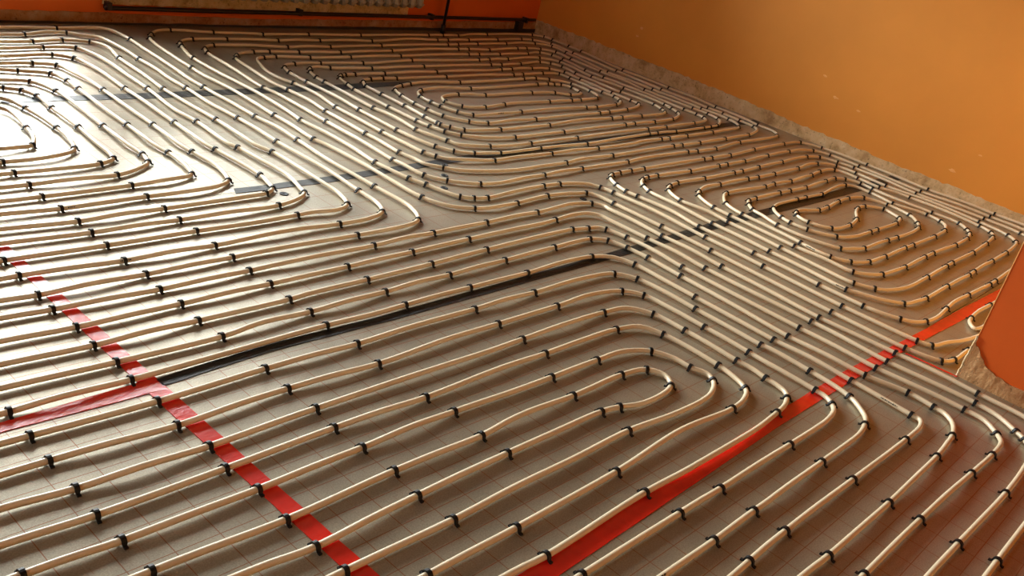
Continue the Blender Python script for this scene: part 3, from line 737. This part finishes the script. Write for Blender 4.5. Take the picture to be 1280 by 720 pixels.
PIPE_BACK = [
    (4.6, -0.552, 1), (3.6, -0.552, 1), (3, -0.55, 0), (2.8, -0.539, 1), (2.631, -0.537, 1), (2.559, -0.511, 1), (2.515, -0.385, 1),
    (2.512, -0.079, 1), (2.52, 0.251, 0), (2.53, 0.5, 1), (2.53, 0.76, 1), (2.525, 0.876, 0), (2.524, 1.025, 1), (2.523, 1.083, 0), (2.514, 1.129, 0),
    (2.485, 1.161, 1), (2.423, 1.172, 0), (2.356, 1.186, 0), (2.239, 1.194, 1), (2.127, 1.188, 0), (2.011, 1.176, 1), (1.858, 1.168, 0),
    (1.76, 1.19, 1), (1.66, 1.25, 0), (1.615, 1.35, 1), (1.61, 1.53, 0), (1.612, 1.685, 0), (1.61, 1.789, 0), (1.602, 1.956, 0), (1.588, 2.028, 1),
    (1.603, 2.211, 0), (1.603, 2.34, 1), (1.61, 2.495, 0), (1.613, 2.716, 0), (1.6, 2.924, 0), (1.608, 3.038, 1), (1.614, 3.181, 0),
    (1.626, 3.316, 0), (1.64, 3.434, 0), (1.668, 3.542, 1), (1.718, 3.618, 1), (1.778, 3.674, 0), (1.881, 3.712, 1), (2.136, 3.683, 1),
    (2.419, 3.67, 0), (2.46, 3.665, 1), (2.814, 3.687, 1), (3.245, 3.696, 1), (3.908, 3.737, 1), (4.062, 3.746, 1), (4.22, 3.746, 1),
    (4.419, 3.788, 0), (4.592, 3.799, 1), (4.915, 3.82, 0), (5.158, 3.82, 1), (5.265, 3.775, 1), (5.275, 3.688, 1), (5.275, 3.513, 1),
    (5.266, 3.374, 1), (5.188, 2.897, 1), (5.203, 2.479, 1), (5.187, 2.053, 1), (5.147, 1.683, 1), (5.146, 1.603, 0), (5.125, 1.535, 0),
    (5.063, 1.49, 1), (4.889, 1.466, 0), (4.488, 1.464, 1), (4.116, 1.422, 1), (3.903, 1.424, 1), (3.806, 1.43, 1), (3.311, 1.426, 0),
    (3.167, 1.409, 1), (2.761, 1.404, 1), (2.451, 1.393, 1), (2.414, 1.392, 0), (2.332, 1.391, 0), (2.27, 1.387, 0), (2.116, 1.377, 0),
    (2.009, 1.395, 1), (1.931, 1.424, 0), (1.874, 1.466, 1), (1.811, 1.546, 1), (1.797, 1.687, 0), (1.794, 1.731, 1), (1.799, 1.878, 0),
    (1.804, 2.043, 0), (1.813, 2.224, 1), (1.821, 2.502, 0), (1.821, 2.64, 0), (1.807, 2.72, 1), (1.825, 2.954, 0), (1.844, 3.194, 0),
    (1.854, 3.285, 1), (1.884, 3.363, 1), (1.926, 3.408, 0), (1.976, 3.431, 1), (2.159, 3.43, 0), (2.251, 3.426, 0), (2.454, 3.409, 1),
    (2.78, 3.426, 1), (3.227, 3.466, 1), (3.876, 3.506, 1), (3.992, 3.518, 1), (4.212, 3.537, 1), (4.553, 3.56, 1), (4.909, 3.574, 1),
    (5.047, 3.505, 1), (5.026, 3.339, 1), (4.934, 2.857, 1), (4.958, 2.46, 1), (4.969, 2.044, 1), (4.973, 1.821, 1), (4.939, 1.737, 0),
    (4.869, 1.685, 1), (4.791, 1.666, 0), (4.456, 1.649, 1), (4.129, 1.64, 1), (3.918, 1.634, 1), (3.832, 1.636, 1), (3.604, 1.63, 0),
    (3.516, 1.614, 0), (3.165, 1.61, 1), (2.769, 1.613, 1), (2.467, 1.614, 0), (2.331, 1.61, 1), (2.225, 1.629, 0), (2.136, 1.653, 0),
    (2.084, 1.679, 0), (2.052, 1.722, 1), (2.024, 1.778, 1), (2.018, 1.863, 0), (2.01, 2.052, 1), (2.012, 2.248, 0), (2.014, 2.405, 1),
    (2.042, 2.585, 0), (2.032, 2.776, 1), (2.005, 2.842, 0), (2.005, 2.961, 0), (2.043, 3.083, 0), (2.073, 3.152, 0), (2.107, 3.195, 0),
    (2.148, 3.209, 1), (2.238, 3.224, 1), (2.464, 3.21, 1), (2.597, 3.203, 0), (2.769, 3.218, 1), (3.197, 3.245, 1), (3.862, 3.285, 1),
    (3.968, 3.286, 1), (4.187, 3.289, 1), (4.522, 3.312, 1), (4.696, 3.342, 1), (4.771, 3.275, 1), (4.775, 3.167, 1), (4.725, 2.91, 1),
    (4.733, 2.744, 1), (4.754, 2.412, 0), (4.748, 2.052, 1), (4.759, 1.954, 1), (4.741, 1.884, 1), (4.68, 1.837, 0), (4.497, 1.817, 1),
    (4.128, 1.797, 1), (3.917, 1.794, 1), (3.836, 1.792, 0), (3.18, 1.769, 1), (2.77, 1.757, 1), (2.618, 1.75, 0), (2.472, 1.772, 1),
    (2.39, 1.793, 0), (2.309, 1.825, 0), (2.285, 1.884, 1), (2.26, 1.944, 0), (2.24, 2.003, 0), (2.23, 2.05, 1), (2.237, 2.153, 0), (2.235, 2.296, 0),
    (2.228, 2.369, 1), (2.24, 2.783, 1), (2.244, 2.857, 1), (2.274, 2.952, 1), (2.313, 3.007, 1), (2.353, 3.028, 0), (2.402, 3.034, 0),
    (2.458, 3.018, 1), (2.752, 3.003, 1), (3.201, 3.033, 1), (3.427, 3.04, 0), (3.845, 3.056, 1), (3.949, 3.054, 1), (4.166, 3.069, 1),
    (4.427, 3.112, 1), (4.51, 3.074, 1), (4.558, 2.998, 1), (4.525, 2.843, 1), (4.503, 2.493, 0), (4.527, 2.44, 1), (4.554, 2.172, 1),
    (4.511, 2.08, 1), (4.48, 2.036, 1), (4.405, 2.006, 0), (4.144, 2.001, 1), (3.929, 2, 1), (3.818, 2, 1), (3.463, 1.999, 0), (3.18, 1.973, 1),
    (2.856, 1.965, 0), (2.762, 1.967, 1), (2.519, 1.999, 1), (2.467, 2.049, 1), (2.439, 2.089, 1), (2.439, 2.112, 1), (2.439, 2.209, 1),
    (2.45, 2.376, 1), (2.453, 2.563, 1), (2.457, 2.696, 1), (2.495, 2.769, 1), (2.529, 2.802, 0), (2.582, 2.814, 1), (2.682, 2.823, 1),
    (2.782, 2.818, 1), (3.198, 2.829, 1), (3.839, 2.843, 1), (3.941, 2.847, 1), (4.169, 2.865, 1), (4.33, 2.841, 1), (4.337, 2.745, 1),
    (4.321, 2.448, 1), (4.337, 2.356, 1), (4.296, 2.279, 1), (4.238, 2.237, 0), (4.153, 2.214, 1), (3.916, 2.194, 1), (3.812, 2.198, 1),
    (3.185, 2.193, 1), (3.098, 2.183, 0), (2.781, 2.19, 1), (2.722, 2.249, 1), (2.686, 2.344, 1), (2.677, 2.41, 1), (2.685, 2.503, 1),
    (2.718, 2.561, 0), (2.78, 2.605, 1), (2.906, 2.627, 0), (3.187, 2.607, 1), (3.55, 2.624, 0), (3.856, 2.645, 1), (3.965, 2.646, 1),
    (4.019, 2.635, 1), (4.081, 2.623, 1), (4.118, 2.554, 1), (4.094, 2.466, 1), (4.065, 2.436, 0), (3.942, 2.431, 1), (3.839, 2.478, 1),
    (3.627, 2.495, 1), (3.444, 2.495, 0), (3.191, 2.487, 1), (2.992, 2.518, 1), (2.885, 2.506, 0), (2.825, 2.477, 0), (2.79, 2.412, 1),
    (2.836, 2.327, 1), (2.904, 2.3, 0), (2.99, 2.297, 1), (3.182, 2.323, 1), (3.268, 2.336, 0), (3.607, 2.331, 1), (3.83, 2.331, 1),
    (3.923, 2.331, 1), (4.122, 2.351, 1), (4.196, 2.401, 0), (4.217, 2.473, 1), (4.206, 2.632, 1), (4.083, 2.731, 1), (3.976, 2.762, 1),
    (3.85, 2.759, 1), (3.573, 2.733, 0), (3.21, 2.722, 1), (2.926, 2.734, 0), (2.796, 2.717, 1), (2.708, 2.694, 1), (2.638, 2.663, 0),
    (2.604, 2.625, 1), (2.566, 2.527, 1), (2.545, 2.398, 1), (2.549, 2.307, 1), (2.569, 2.204, 1), (2.663, 2.105, 1), (2.766, 2.065, 1),
    (2.97, 2.068, 0), (3.176, 2.073, 1), (3.818, 2.094, 1), (3.928, 2.103, 1), (4.151, 2.122, 1), (4.339, 2.163, 0), (4.406, 2.204, 1),
    (4.411, 2.268, 1), (4.402, 2.425, 1), (4.418, 2.714, 1), (4.433, 2.874, 1), (4.353, 2.957, 1), (4.174, 2.97, 1), (3.95, 2.958, 1),
    (3.839, 2.953, 1), (3.668, 2.929, 0), (3.315, 2.927, 0), (3.206, 2.922, 1), (2.768, 2.907, 1), (2.541, 2.901, 1), (2.468, 2.896, 1),
    (2.43, 2.884, 1), (2.387, 2.837, 1), (2.355, 2.73, 1), (2.335, 2.651, 1), (2.332, 2.37, 1), (2.339, 2.162, 1), (2.35, 2.078, 1),
    (2.379, 1.998, 1), (2.434, 1.937, 1), (2.543, 1.878, 0), (2.73, 1.852, 0), (2.75, 1.852, 1), (3.176, 1.864, 1), (3.808, 1.887, 1),
    (3.915, 1.893, 1), (4.135, 1.891, 1), (4.376, 1.91, 1), (4.521, 1.952, 0), (4.598, 2.006, 1), (4.639, 2.081, 1), (4.667, 2.16, 1),
    (4.659, 2.508, 1), (4.618, 2.767, 1), (4.666, 3.11, 1), (4.537, 3.206, 1), (4.155, 3.181, 1), (3.95, 3.169, 1), (3.836, 3.16, 1),
    (3.535, 3.151, 0), (3.209, 3.153, 1), (2.873, 3.101, 0), (2.768, 3.102, 1), (2.458, 3.106, 1), (2.269, 3.094, 1), (2.211, 3.083, 0),
    (2.163, 3.032, 1), (2.132, 2.943, 1), (2.129, 2.79, 1), (2.129, 2.49, 0), (2.119, 2.351, 1), (2.113, 2.091, 0), (2.114, 2.063, 1),
    (2.125, 1.923, 0), (2.153, 1.832, 1), (2.174, 1.798, 0), (2.204, 1.758, 1), (2.294, 1.709, 1), (2.452, 1.682, 1), (2.541, 1.681, 0),
    (2.766, 1.687, 1), (3.155, 1.68, 1), (3.725, 1.715, 0), (3.832, 1.724, 1), (3.919, 1.724, 1), (4.121, 1.719, 1), (4.477, 1.729, 1),
    (4.576, 1.737, 1), (4.678, 1.744, 1), (4.797, 1.789, 0), (4.867, 1.843, 1), (4.895, 1.945, 1), (4.88, 2.062, 1), (4.852, 2.459, 1),
    (4.871, 2.878, 1), (4.885, 3.177, 1), (4.911, 3.351, 1), (4.81, 3.43, 1), (4.658, 3.443, 1), (4.548, 3.44, 1), (4.191, 3.396, 1),
    (3.986, 3.407, 1), (3.878, 3.404, 1), (3.219, 3.354, 1), (2.769, 3.313, 1), (2.461, 3.311, 1), (2.263, 3.32, 1), (2.151, 3.311, 1),
    (2.063, 3.288, 0), (2.004, 3.244, 1), (1.966, 3.194, 1), (1.949, 3.139, 0), (1.93, 3.03, 0), (1.908, 2.795, 0), (1.924, 2.675, 1),
    (1.928, 2.492, 0), (1.915, 2.358, 1), (1.907, 2.145, 0), (1.904, 2.047, 1), (1.905, 1.952, 0), (1.897, 1.804, 1), (1.915, 1.715, 0),
    (1.918, 1.655, 0), (1.978, 1.598, 1), (2.021, 1.559, 0), (2.158, 1.512, 0), (2.273, 1.491, 0), (2.421, 1.482, 0), (2.509, 1.488, 0),
    (2.741, 1.491, 1), (2.876, 1.506, 0), (3.158, 1.505, 1), (3.439, 1.515, 0), (3.801, 1.528, 1), (3.892, 1.525, 1), (4.099, 1.527, 1),
    (4.432, 1.538, 1), (4.769, 1.554, 1), (4.872, 1.568, 0), (4.985, 1.604, 0), (5.055, 1.664, 1), (5.066, 1.784, 1), (5.081, 1.93, 1),
    (5.067, 2.049, 1), (5.064, 2.452, 1), (5.081, 2.881, 1), (5.106, 3.33, 1), (5.116, 3.571, 1), (4.994, 3.673, 1), (4.875, 3.689, 1),
    (4.565, 3.663, 1), (4.22, 3.636, 1), (3.993, 3.625, 1), (3.884, 3.62, 1), (3.628, 3.626, 0), (3.351, 3.576, 0), (3.231, 3.565, 1),
    (2.801, 3.556, 1), (2.481, 3.541, 1), (2.333, 3.545, 0), (2.139, 3.551, 1), (1.915, 3.54, 1), (1.856, 3.522, 0), (1.795, 3.461, 1),
    (1.77, 3.403, 1), (1.722, 3.262, 0), (1.713, 3.194, 1), (1.705, 2.92, 0), (1.715, 2.601, 0), (1.707, 2.371, 0), (1.694, 2.263, 1),
    (1.704, 2.091, 0), (1.704, 1.987, 0), (1.701, 1.877, 0), (1.687, 1.725, 1), (1.71, 1.534, 1), (1.737, 1.455, 1), (1.764, 1.368, 0),
    (1.794, 1.307, 1), (1.845, 1.276, 1), (1.914, 1.261, 1), (2.055, 1.272, 0), (2.186, 1.283, 0), (2.324, 1.29, 1), (2.437, 1.286, 1),
    (2.529, 1.269, 0), (2.601, 1.239, 0), (2.637, 1.19, 1), (2.651, 1.121, 1), (2.654, 1.066, 0), (2.659, 0.915, 0), (2.65, 0.6, 1), (2.64, 0.3, 1),
    (2.625, -0.075, 1), (2.644, -0.386, 1), (2.666, -0.436, 1), (2.783, -0.464, 0), (2.86, -0.49, 0), (3.05, -0.52, 0), (3.6, -0.522, 1),
    (4.6, -0.522, 1),
]
PIPE_RIGHT = [
    (5.26, -0.56, 1), (5.27, -0.4, 1), (5.275, -0.095, 0), (5.275, 0.072, 1), (5.231, 0.482, 1), (5.252, 0.907, 1), (5.217, 1.225, 1),
    (5.159, 1.312, 0), (5.132, 1.347, 1), (4.903, 1.359, 1), (4.671, 1.351, 0), (4.459, 1.342, 1), (4.11, 1.316, 1), (3.892, 1.316, 1),
    (3.801, 1.316, 1), (3.178, 1.311, 1), (3.056, 1.309, 1), (2.951, 1.306, 1), (2.876, 1.297, 1), (2.817, 1.263, 1), (2.767, 1.187, 1),
    (2.744, 1.111, 1), (2.751, 1.049, 1), (2.763, 0.865, 0), (2.74, 0.69, 1), (2.74, 0.4, 1), (2.735, 0.08, 1), (2.737, -0.121, 1),
    (2.743, -0.171, 0), (2.786, -0.262, 1), (2.827, -0.305, 0), (2.895, -0.332, 1), (3.002, -0.343, 0), (3.165, -0.33, 1), (3.294, -0.321, 0),
    (3.48, -0.326, 1), (3.782, -0.336, 1), (3.88, -0.335, 1), (4.235, -0.327, 0), (4.6, -0.33, 1), (4.84, -0.32, 0), (4.97, -0.28, 1),
    (5.044, -0.147, 1), (5.05, 0.07, 1), (5, 0.478, 1), (5.02, 0.902, 1), (4.995, 1.007, 1), (4.937, 1.111, 1), (4.813, 1.144, 1), (4.44, 1.134, 1),
    (4.251, 1.129, 0), (4.114, 1.121, 1), (3.89, 1.11, 1), (3.794, 1.108, 1), (3.463, 1.105, 1), (3.197, 1.109, 1), (3.102, 1.09, 1),
    (3.029, 1.051, 1), (2.966, 0.936, 1), (2.983, 0.766, 0), (2.975, 0.67, 1), (2.96, 0.38, 1), (2.945, 0.16, 0), (2.94, 0.04, 0), (2.947, 0.013, 1),
    (2.998, -0.064, 1), (3.062, -0.102, 0), (3.212, -0.134, 0), (3.477, -0.133, 1), (3.775, -0.125, 1), (3.875, -0.121, 1), (4.213, -0.121, 1),
    (4.508, -0.105, 1), (4.702, -0.084, 1), (4.786, -0.051, 1), (4.829, 0.027, 1), (4.84, 0.26, 0), (4.837, 0.458, 1), (4.82, 0.539, 0),
    (4.781, 0.632, 1), (4.795, 0.779, 1), (4.762, 0.927, 1), (4.578, 0.943, 1), (4.419, 0.922, 1), (4.105, 0.905, 1), (3.909, 0.912, 1),
    (3.785, 0.903, 1), (3.386, 0.918, 1), (3.312, 0.89, 0), (3.223, 0.826, 1), (3.188, 0.759, 0), (3.174, 0.703, 1), (3.165, 0.53, 0),
    (3.15, 0.37, 1), (3.133, 0.282, 0), (3.147, 0.215, 1), (3.201, 0.138, 1), (3.318, 0.095, 1), (3.5, 0.087, 1), (3.78, 0.091, 1), (3.887, 0.089, 1),
    (4.21, 0.086, 1), (4.425, 0.101, 1), (4.526, 0.135, 0), (4.577, 0.176, 1), (4.604, 0.266, 1), (4.538, 0.45, 1), (4.574, 0.605, 1),
    (4.567, 0.694, 0), (4.507, 0.741, 1), (4.31, 0.73, 0), (4.106, 0.707, 1), (3.912, 0.714, 1), (3.806, 0.715, 1), (3.563, 0.712, 0),
    (3.481, 0.689, 1), (3.428, 0.647, 0), (3.393, 0.596, 1), (3.374, 0.537, 1), (3.385, 0.449, 1), (3.475, 0.334, 1), (3.601, 0.292, 0),
    (3.795, 0.286, 1), (3.888, 0.286, 1), (4.159, 0.284, 1), (4.285, 0.312, 1), (4.316, 0.364, 0), (4.336, 0.427, 1), (4.23, 0.501, 1),
    (4.134, 0.497, 1), (4.033, 0.466, 0), (3.92, 0.413, 1), (3.759, 0.385, 1), (3.571, 0.404, 1), (3.508, 0.5, 1), (3.532, 0.58, 1),
    (3.581, 0.606, 1), (3.635, 0.617, 0), (3.785, 0.576, 1), (3.907, 0.58, 1), (4.105, 0.603, 1), (4.251, 0.608, 1), (4.397, 0.576, 1),
    (4.461, 0.454, 1), (4.437, 0.31, 1), (4.34, 0.227, 1), (4.258, 0.193, 1), (4.127, 0.177, 0), (3.899, 0.18, 1), (3.779, 0.185, 1),
    (3.486, 0.19, 1), (3.394, 0.213, 0), (3.325, 0.245, 1), (3.256, 0.396, 0), (3.251, 0.546, 1), (3.288, 0.654, 0), (3.31, 0.718, 1),
    (3.362, 0.77, 1), (3.425, 0.805, 1), (3.511, 0.814, 1), (3.654, 0.813, 0), (3.79, 0.815, 1), (3.911, 0.812, 1), (4.106, 0.808, 1),
    (4.419, 0.826, 1), (4.565, 0.835, 1), (4.646, 0.802, 1), (4.697, 0.718, 1), (4.68, 0.633, 1), (4.659, 0.477, 0), (4.693, 0.268, 1),
    (4.7, 0.108, 1), (4.63, 0.04, 1), (4.573, 0.008, 1), (4.451, -0.016, 1), (4.217, -0.026, 1), (3.898, -0.014, 1), (3.772, -0.016, 1),
    (3.477, -0.023, 1), (3.227, -0.006, 1), (3.148, 0.021, 0), (3.083, 0.075, 1), (3.072, 0.173, 0), (3.065, 0.36, 1), (3.07, 0.54, 0),
    (3.076, 0.718, 1), (3.084, 0.815, 1), (3.109, 0.884, 0), (3.156, 0.948, 1), (3.219, 0.985, 1), (3.314, 1.014, 0), (3.477, 1.016, 1),
    (3.792, 1.018, 1), (3.907, 1.014, 1), (4.11, 1.015, 1), (4.446, 1.026, 1), (4.748, 1.04, 1), (4.884, 0.968, 1), (4.906, 0.839, 1),
    (4.888, 0.631, 1), (4.921, 0.347, 0), (4.925, 0.061, 1), (4.878, -0.121, 1), (4.805, -0.186, 1), (4.693, -0.207, 0), (4.485, -0.219, 1),
    (4.207, -0.224, 1), (3.887, -0.228, 1), (3.791, -0.232, 1), (3.473, -0.23, 1), (3.178, -0.233, 1), (3.098, -0.227, 0), (3, -0.213, 0),
    (2.982, -0.202, 1), (2.896, -0.131, 0), (2.847, -0.042, 0), (2.831, -0.004, 1), (2.845, 0.2, 0), (2.85, 0.38, 1), (2.86, 0.69, 1), (2.87, 0.9, 0),
    (2.889, 1.072, 1), (2.922, 1.131, 1), (2.958, 1.169, 0), (3.012, 1.199, 1), (3.076, 1.216, 1), (3.167, 1.216, 1), (3.476, 1.206, 1),
    (3.797, 1.211, 1), (3.895, 1.214, 1), (4.112, 1.218, 1), (4.45, 1.24, 1), (4.76, 1.248, 1), (4.921, 1.238, 0), (5.04, 1.207, 1),
    (5.108, 1.112, 1), (5.119, 0.908, 1), (5.101, 0.483, 1), (5.161, 0.066, 1), (5.16, -0.09, 0), (5.15, -0.25, 1), (5.1, -0.37, 0), (4.96, -0.43, 1),
    (4.4, -0.435, 1), (3.584, -0.431, 0), (3.478, -0.427, 1), (3.316, -0.422, 0), (3.188, -0.431, 1), (3.128, -0.443, 0), (3.078, -0.479, 0),
    (3.12, -0.492, 0), (3.25, -0.493, 0), (3.6, -0.492, 1), (4.6, -0.492, 1),
]

R_PIPE = 0.0080
Z_PIPE = 0.0108
cam_loc = cam.matrix_world.translation

def resample(P, step=0.03):
    pts = [Vector((p[0], p[1])) for p in P]
    n = len(pts)
    Q = [pts[0] * 2 - pts[1]] + pts + [pts[-1] * 2 - pts[-2]]
    out, clips, span, since = [], [], [], 0
    for i in range(n - 1):
        p0, p1, p2, p3 = Q[i:i + 4]
        d1, d2, d3 = (max((b - a).length, 1e-5) ** 0.5 for a, b in ((p0, p1), (p1, p2), (p2, p3)))
        m1 = ((p1 - p0) / d1 - (p2 - p0) / (d1 + d2) + (p2 - p1) / d2) * d2
        m2 = ((p2 - p1) / d2 - (p3 - p1) / (d2 + d3) + (p3 - p2) / d3) * d2
        if P[i][2]:
            clips.append(len(out))
        k = max(3, int((p2 - p1).length / step + 0.5))
        for j in range(k):
            t = j / k
            out.append((2 * p1 - 2 * p2 + m1 + m2) * t ** 3 + (3 * p2 - 3 * p1 - 2 * m1 - m2) * t ** 2 + m1 * t + p1)
    if P[-1][2]:
        clips.append(len(out))
    out.append(pts[-1])
    return out, clips

def lay_pipe(P, seed):
    rnd = random.Random(seed)
    out, clips = resample(P)
    z = [Z_PIPE] * len(out)
    marks = [0] + clips + [len(out) - 1]
    for a, b in zip(marks, marks[1:]):
        length = sum((out[i + 1] - out[i]).length for i in range(a, b))
        if b - a > 4 and length > 0.15:
            h = rnd.choice((0, 0.001, 0.002, 0.003, 0.005)) * min(1, length / 0.3)
            for i in range(a, b):
                z[i] = Z_PIPE + h * math.sin(math.pi * (i - a) / (b - a)) ** 2
    pts = [(p.x, p.y, q) for p, q in zip(out, z)]
    sites = []
    for i in clips:
        t = (out[min(i + 1, len(out) - 1)] - out[max(i - 1, 0)]).normalized()
        w0 = (out[max(i - 2, 0)] - out[i])
        w1 = (out[min(i + 2, len(out) - 1)] - out[i])
        bend = w0.length > 1e-6 and w1.length > 1e-6 and (w0.normalized() + w1.normalized()).length > 0.12
        sites.append((out[i].x, out[i].y, math.atan2(t.y, t.x), bend))
    return pts, sites

def print_marks(pipe, pts, x, y, length):
    """faint black lettering-like dashes printed along the pipe"""
    i = min(range(len(pts)), key=lambda k: (pts[k][0] - x) ** 2 + (pts[k][1] - y) ** 2)
    p = Vector(pts[i])
    t = (Vector(pts[min(i + 2, len(pts) - 1)]) - Vector(pts[max(i - 2, 0)])).normalized()
    view = (cam_loc - p).normalized()
    s = (view - t * view.dot(t)).normalized()
    w = t.cross(s).normalized()
    bm = bmesh.new()
    d = -length / 2
    rnd = random.Random(i)
    while d < length / 2:
        ln = rnd.uniform(0.0015, 0.005)
        hw = rnd.uniform(0.0012, 0.0026)
        c = p + t * d + s * (R_PIPE * 1.0)
        vs = [bm.verts.new(c + t * a + w * b + s * q) for q in (-0.0012, 0.0004) for a, b in ((0, -hw), (ln, -hw), (ln, hw), (0, hw))]
        for f in ((3, 2, 1, 0), (4, 5, 6, 7), (0, 1, 5, 4), (1, 2, 6, 5), (2, 3, 7, 6), (3, 0, 4, 7)):
            bm.faces.new([vs[k] for k in f])
        d += ln + rnd.uniform(0.0008, 0.003)
    o = obj('printed_marking', bm, MAT_PRINT)
    o.parent = pipe
    return o

CIRCUITS = (
    (PIPE_FOREGROUND, 'cream heating pipe laid in the wide loop whose round bends cross the long red tape',
     ((0.557, -0.58, 0.05), (1.99, -0.52, 0.06)), 'the loop crossing red tapes'),
    (PIPE_LEFT, 'cream heating pipe coiled on the whitest, glaring patch of foil',
     ((0.28, 1.235, 0.03), (0.30, 1.64, 0.02)), 'the loop on white glaring foil'),
    (PIPE_BACK, 'cream heating pipe coiled in the far room corner below the radiator',
     ((3.00, 2.13, 0.05),), 'the loop below the radiator'),
    (PIPE_RIGHT, 'cream heating pipe coiled on brown-looking foil beside the long orange wall',
     ((3.14, 0.30, 0.05), (2.84, 0.02, 0.05)), 'the loop beside the orange wall'),
)
SITES = []
for ci, (data, label, prints, where) in enumerate(CIRCUITS):
    pts, sites = lay_pipe(data, 11 + ci)
    bm = bmesh.new()
    tube(bm, pts, R_PIPE, 10)
    o = tag(obj('heating_pipe', bm, MAT_PIPE, smooth=True), label, 'pipe', 'underfloor heating pipes')
    for (x, y, ln) in prints:
        print_marks(o, pts, x, y, ln)
    SITES += [(x, y, a, bend, where) for (x, y, a, bend) in sites]

# ------------------------------------------------------------------ black clips pinning the pipes
def clip_into(bm, M):
    prof = [(-0.0200, 0.0052), (-0.0160, 0.0048), (-0.0122, 0.0066)]
    for k in range(9):
        a = math.pi - math.pi * k / 8
        prof.append((0.0108 * math.cos(a), Z_PIPE + 0.0108 * math.sin(a)))
    prof += [(0.0122, 0.0066), (0.0160, 0.0048), (0.0200, 0.0052)]
    th = 0.0021
    rings = []
    n_ = len(prof)
    for i, (y, z) in enumerate(prof):
        ty = prof[min(i + 1, n_ - 1)][0] - prof[max(i - 1, 0)][0]
        tz = prof[min(i + 1, n_ - 1)][1] - prof[max(i - 1, 0)][1]
        q = math.hypot(ty, tz)
        ny, nz = -tz / q, ty / q
        hw = 0.0050 if 2 < i < n_ - 3 else 0.0040
        rings.append([bm.verts.new(M @ Vector((sx * hw, y + ny * s * th, z + nz * s * th))) for sx, s in ((-1, -1), (1, -1), (1, 1), (-1, 1))])
    for a, b in zip(rings, rings[1:]):
        for k in range(4):
            bm.faces.new((a[k], a[(k + 1) % 4], b[(k + 1) % 4], b[k]))
    bm.faces.new(rings[0][::-1])
    bm.faces.new(rings[-1])

inv = cam.matrix_world.inverted()
fx = cam_d.lens / 36.0 * 1280
def in_frame(x, y):
    p = inv @ Vector((x, y, 0.012))
    if p.z > -0.05:
        return False
    u, v = 640 + fx * p.x / -p.z, 360 - fx * p.y / -p.z
    if not (-4 < u < 1284 and -4 < v < 724):
        return False
    # hidden behind the jutting wall corner
    d = Vector((x, y)) - Vector((cam_loc.x, cam_loc.y))
    if x > JX:
        t = (JX - cam_loc.x) / d.x
        if cam_loc.y + t * d.y < JY:
            return False
    return True
vis = [s for s in SITES if in_frame(s[0], s[1])]
vis.sort(key=lambda s: (s[0] - cam_loc.x) ** 2 + (s[1] - cam_loc.y) ** 2)
near, far = vis[:300], vis[300:]
far += [s for s in SITES if s not in vis]
bm = bmesh.new()
clip_into(bm, Matrix.Identity(4))
proto = obj('pipe_clip', bm, MAT_BLACK)
for k, (x, y, a, bend, where) in enumerate(near):
    o = proto if k == 0 else proto.copy()
    if k:
        COL.objects.link(o)
    o.location = (x, y, 0.0)
    o.rotation_euler = (0, 0, a + random.uniform(-0.08, 0.08))
    kind = 'curved' if bend else 'straight'
    spot = ''
    if abs(x - 0.025) < 0.07 and -0.4 < y < 1.65:
        spot = ', by narrow red tape'
    elif abs(y + 0.37) < 0.055 and x > 0.05:
        spot = ', by long red tape'
    elif abs(y - 0.63 - 0.016 * x) < 0.06 and x > 0.04:
        spot = ', at the black tape'
    elif abs(y - 1.63 - 0.03 * (x - 1.1)) < 0.06 and x > 0.9:
        spot = ', at the grey tape'
    elif x < -0.05:
        spot = ', past narrow red tape'
    elif y < -0.42:
        spot = ', outside long red tape'
    elif y < 0.6:
        spot = ', between black, red tapes'
    elif y < 1.58:
        spot = ', between black, grey tapes'
    else:
        spot = ', between two grey tapes'
    if len(('black clip on %s pipe of %s%s' % (kind, where, spot)).split()) > 16:
        spot = ''
    tag(o, 'black clip on %s pipe of %s%s' % (kind, where, spot), 'clip', 'clips on %s stretches of %s%s' % (kind, where, spot))
bm = bmesh.new()
for (x, y, a, bend, where) in far:
    clip_into(bm, Matrix.Translation((x, y, 0)) @ Matrix.Rotation(a, 4, 'Z'))
o = obj('pipe_clip_row', bm, MAT_BLACK)
tag(o, 'many small black clips pinning the distant pipe rows toward the walls', 'clips')
o['kind'] = 'stuff'

# ------------------------------------------------------------------ black foil fasteners lying flat between the pipes
def fastener(x, y, label):
    e = empty('foil_fastener', (x, y, 0))
    bm = bmesh.new()
    k = 18
    prof = [(0.017, 0.0005), (0.017, 0.0022), (0.014, 0.0032), (0.010, 0.0024), (0.004, 0.0018)]
    rings = [[bm.verts.new((r * math.cos(2 * math.pi * i / k), r * math.sin(2 * math.pi * i / k), z)) for i in range(k)] for r, z in prof]
    for p_, q_ in zip(rings, rings[1:]):
        for i in range(k):
            bm.faces.new((p_[i], p_[(i + 1) % k], q_[(i + 1) % k], q_[i]))
    bm.faces.new(rings[0][::-1])
    bm.faces.new(rings[-1])
    d = obj('fastener_head', bm, MAT_BLACK)
    d.parent = e
    bm = bmesh.new()
    tube(bm, [(0, 0, 0.0015), (0, 0, 0.0036)], 0.0035, 8)
    d = obj('centre_pin', bm, MAT_BLACK)
    d.parent = e
    return tag(e, label, 'fastener', 'foil fasteners')
fastener(1.088, 1.553, 'black foil fastener disc inside the outermost bend on the white foil')
fastener(2.035, 1.645, 'black foil fastener disc nearest the grey tape joint among the pipe rows')
fastener(1.931, 1.538, 'black foil fastener disc between two neighbouring discs')
fastener(1.816, 1.423, 'black foil fastener disc on bare foil beside the pipe row')
fastener(2.427, 1.129, 'black foil fastener disc between two curving pipes near the sharp elbow')
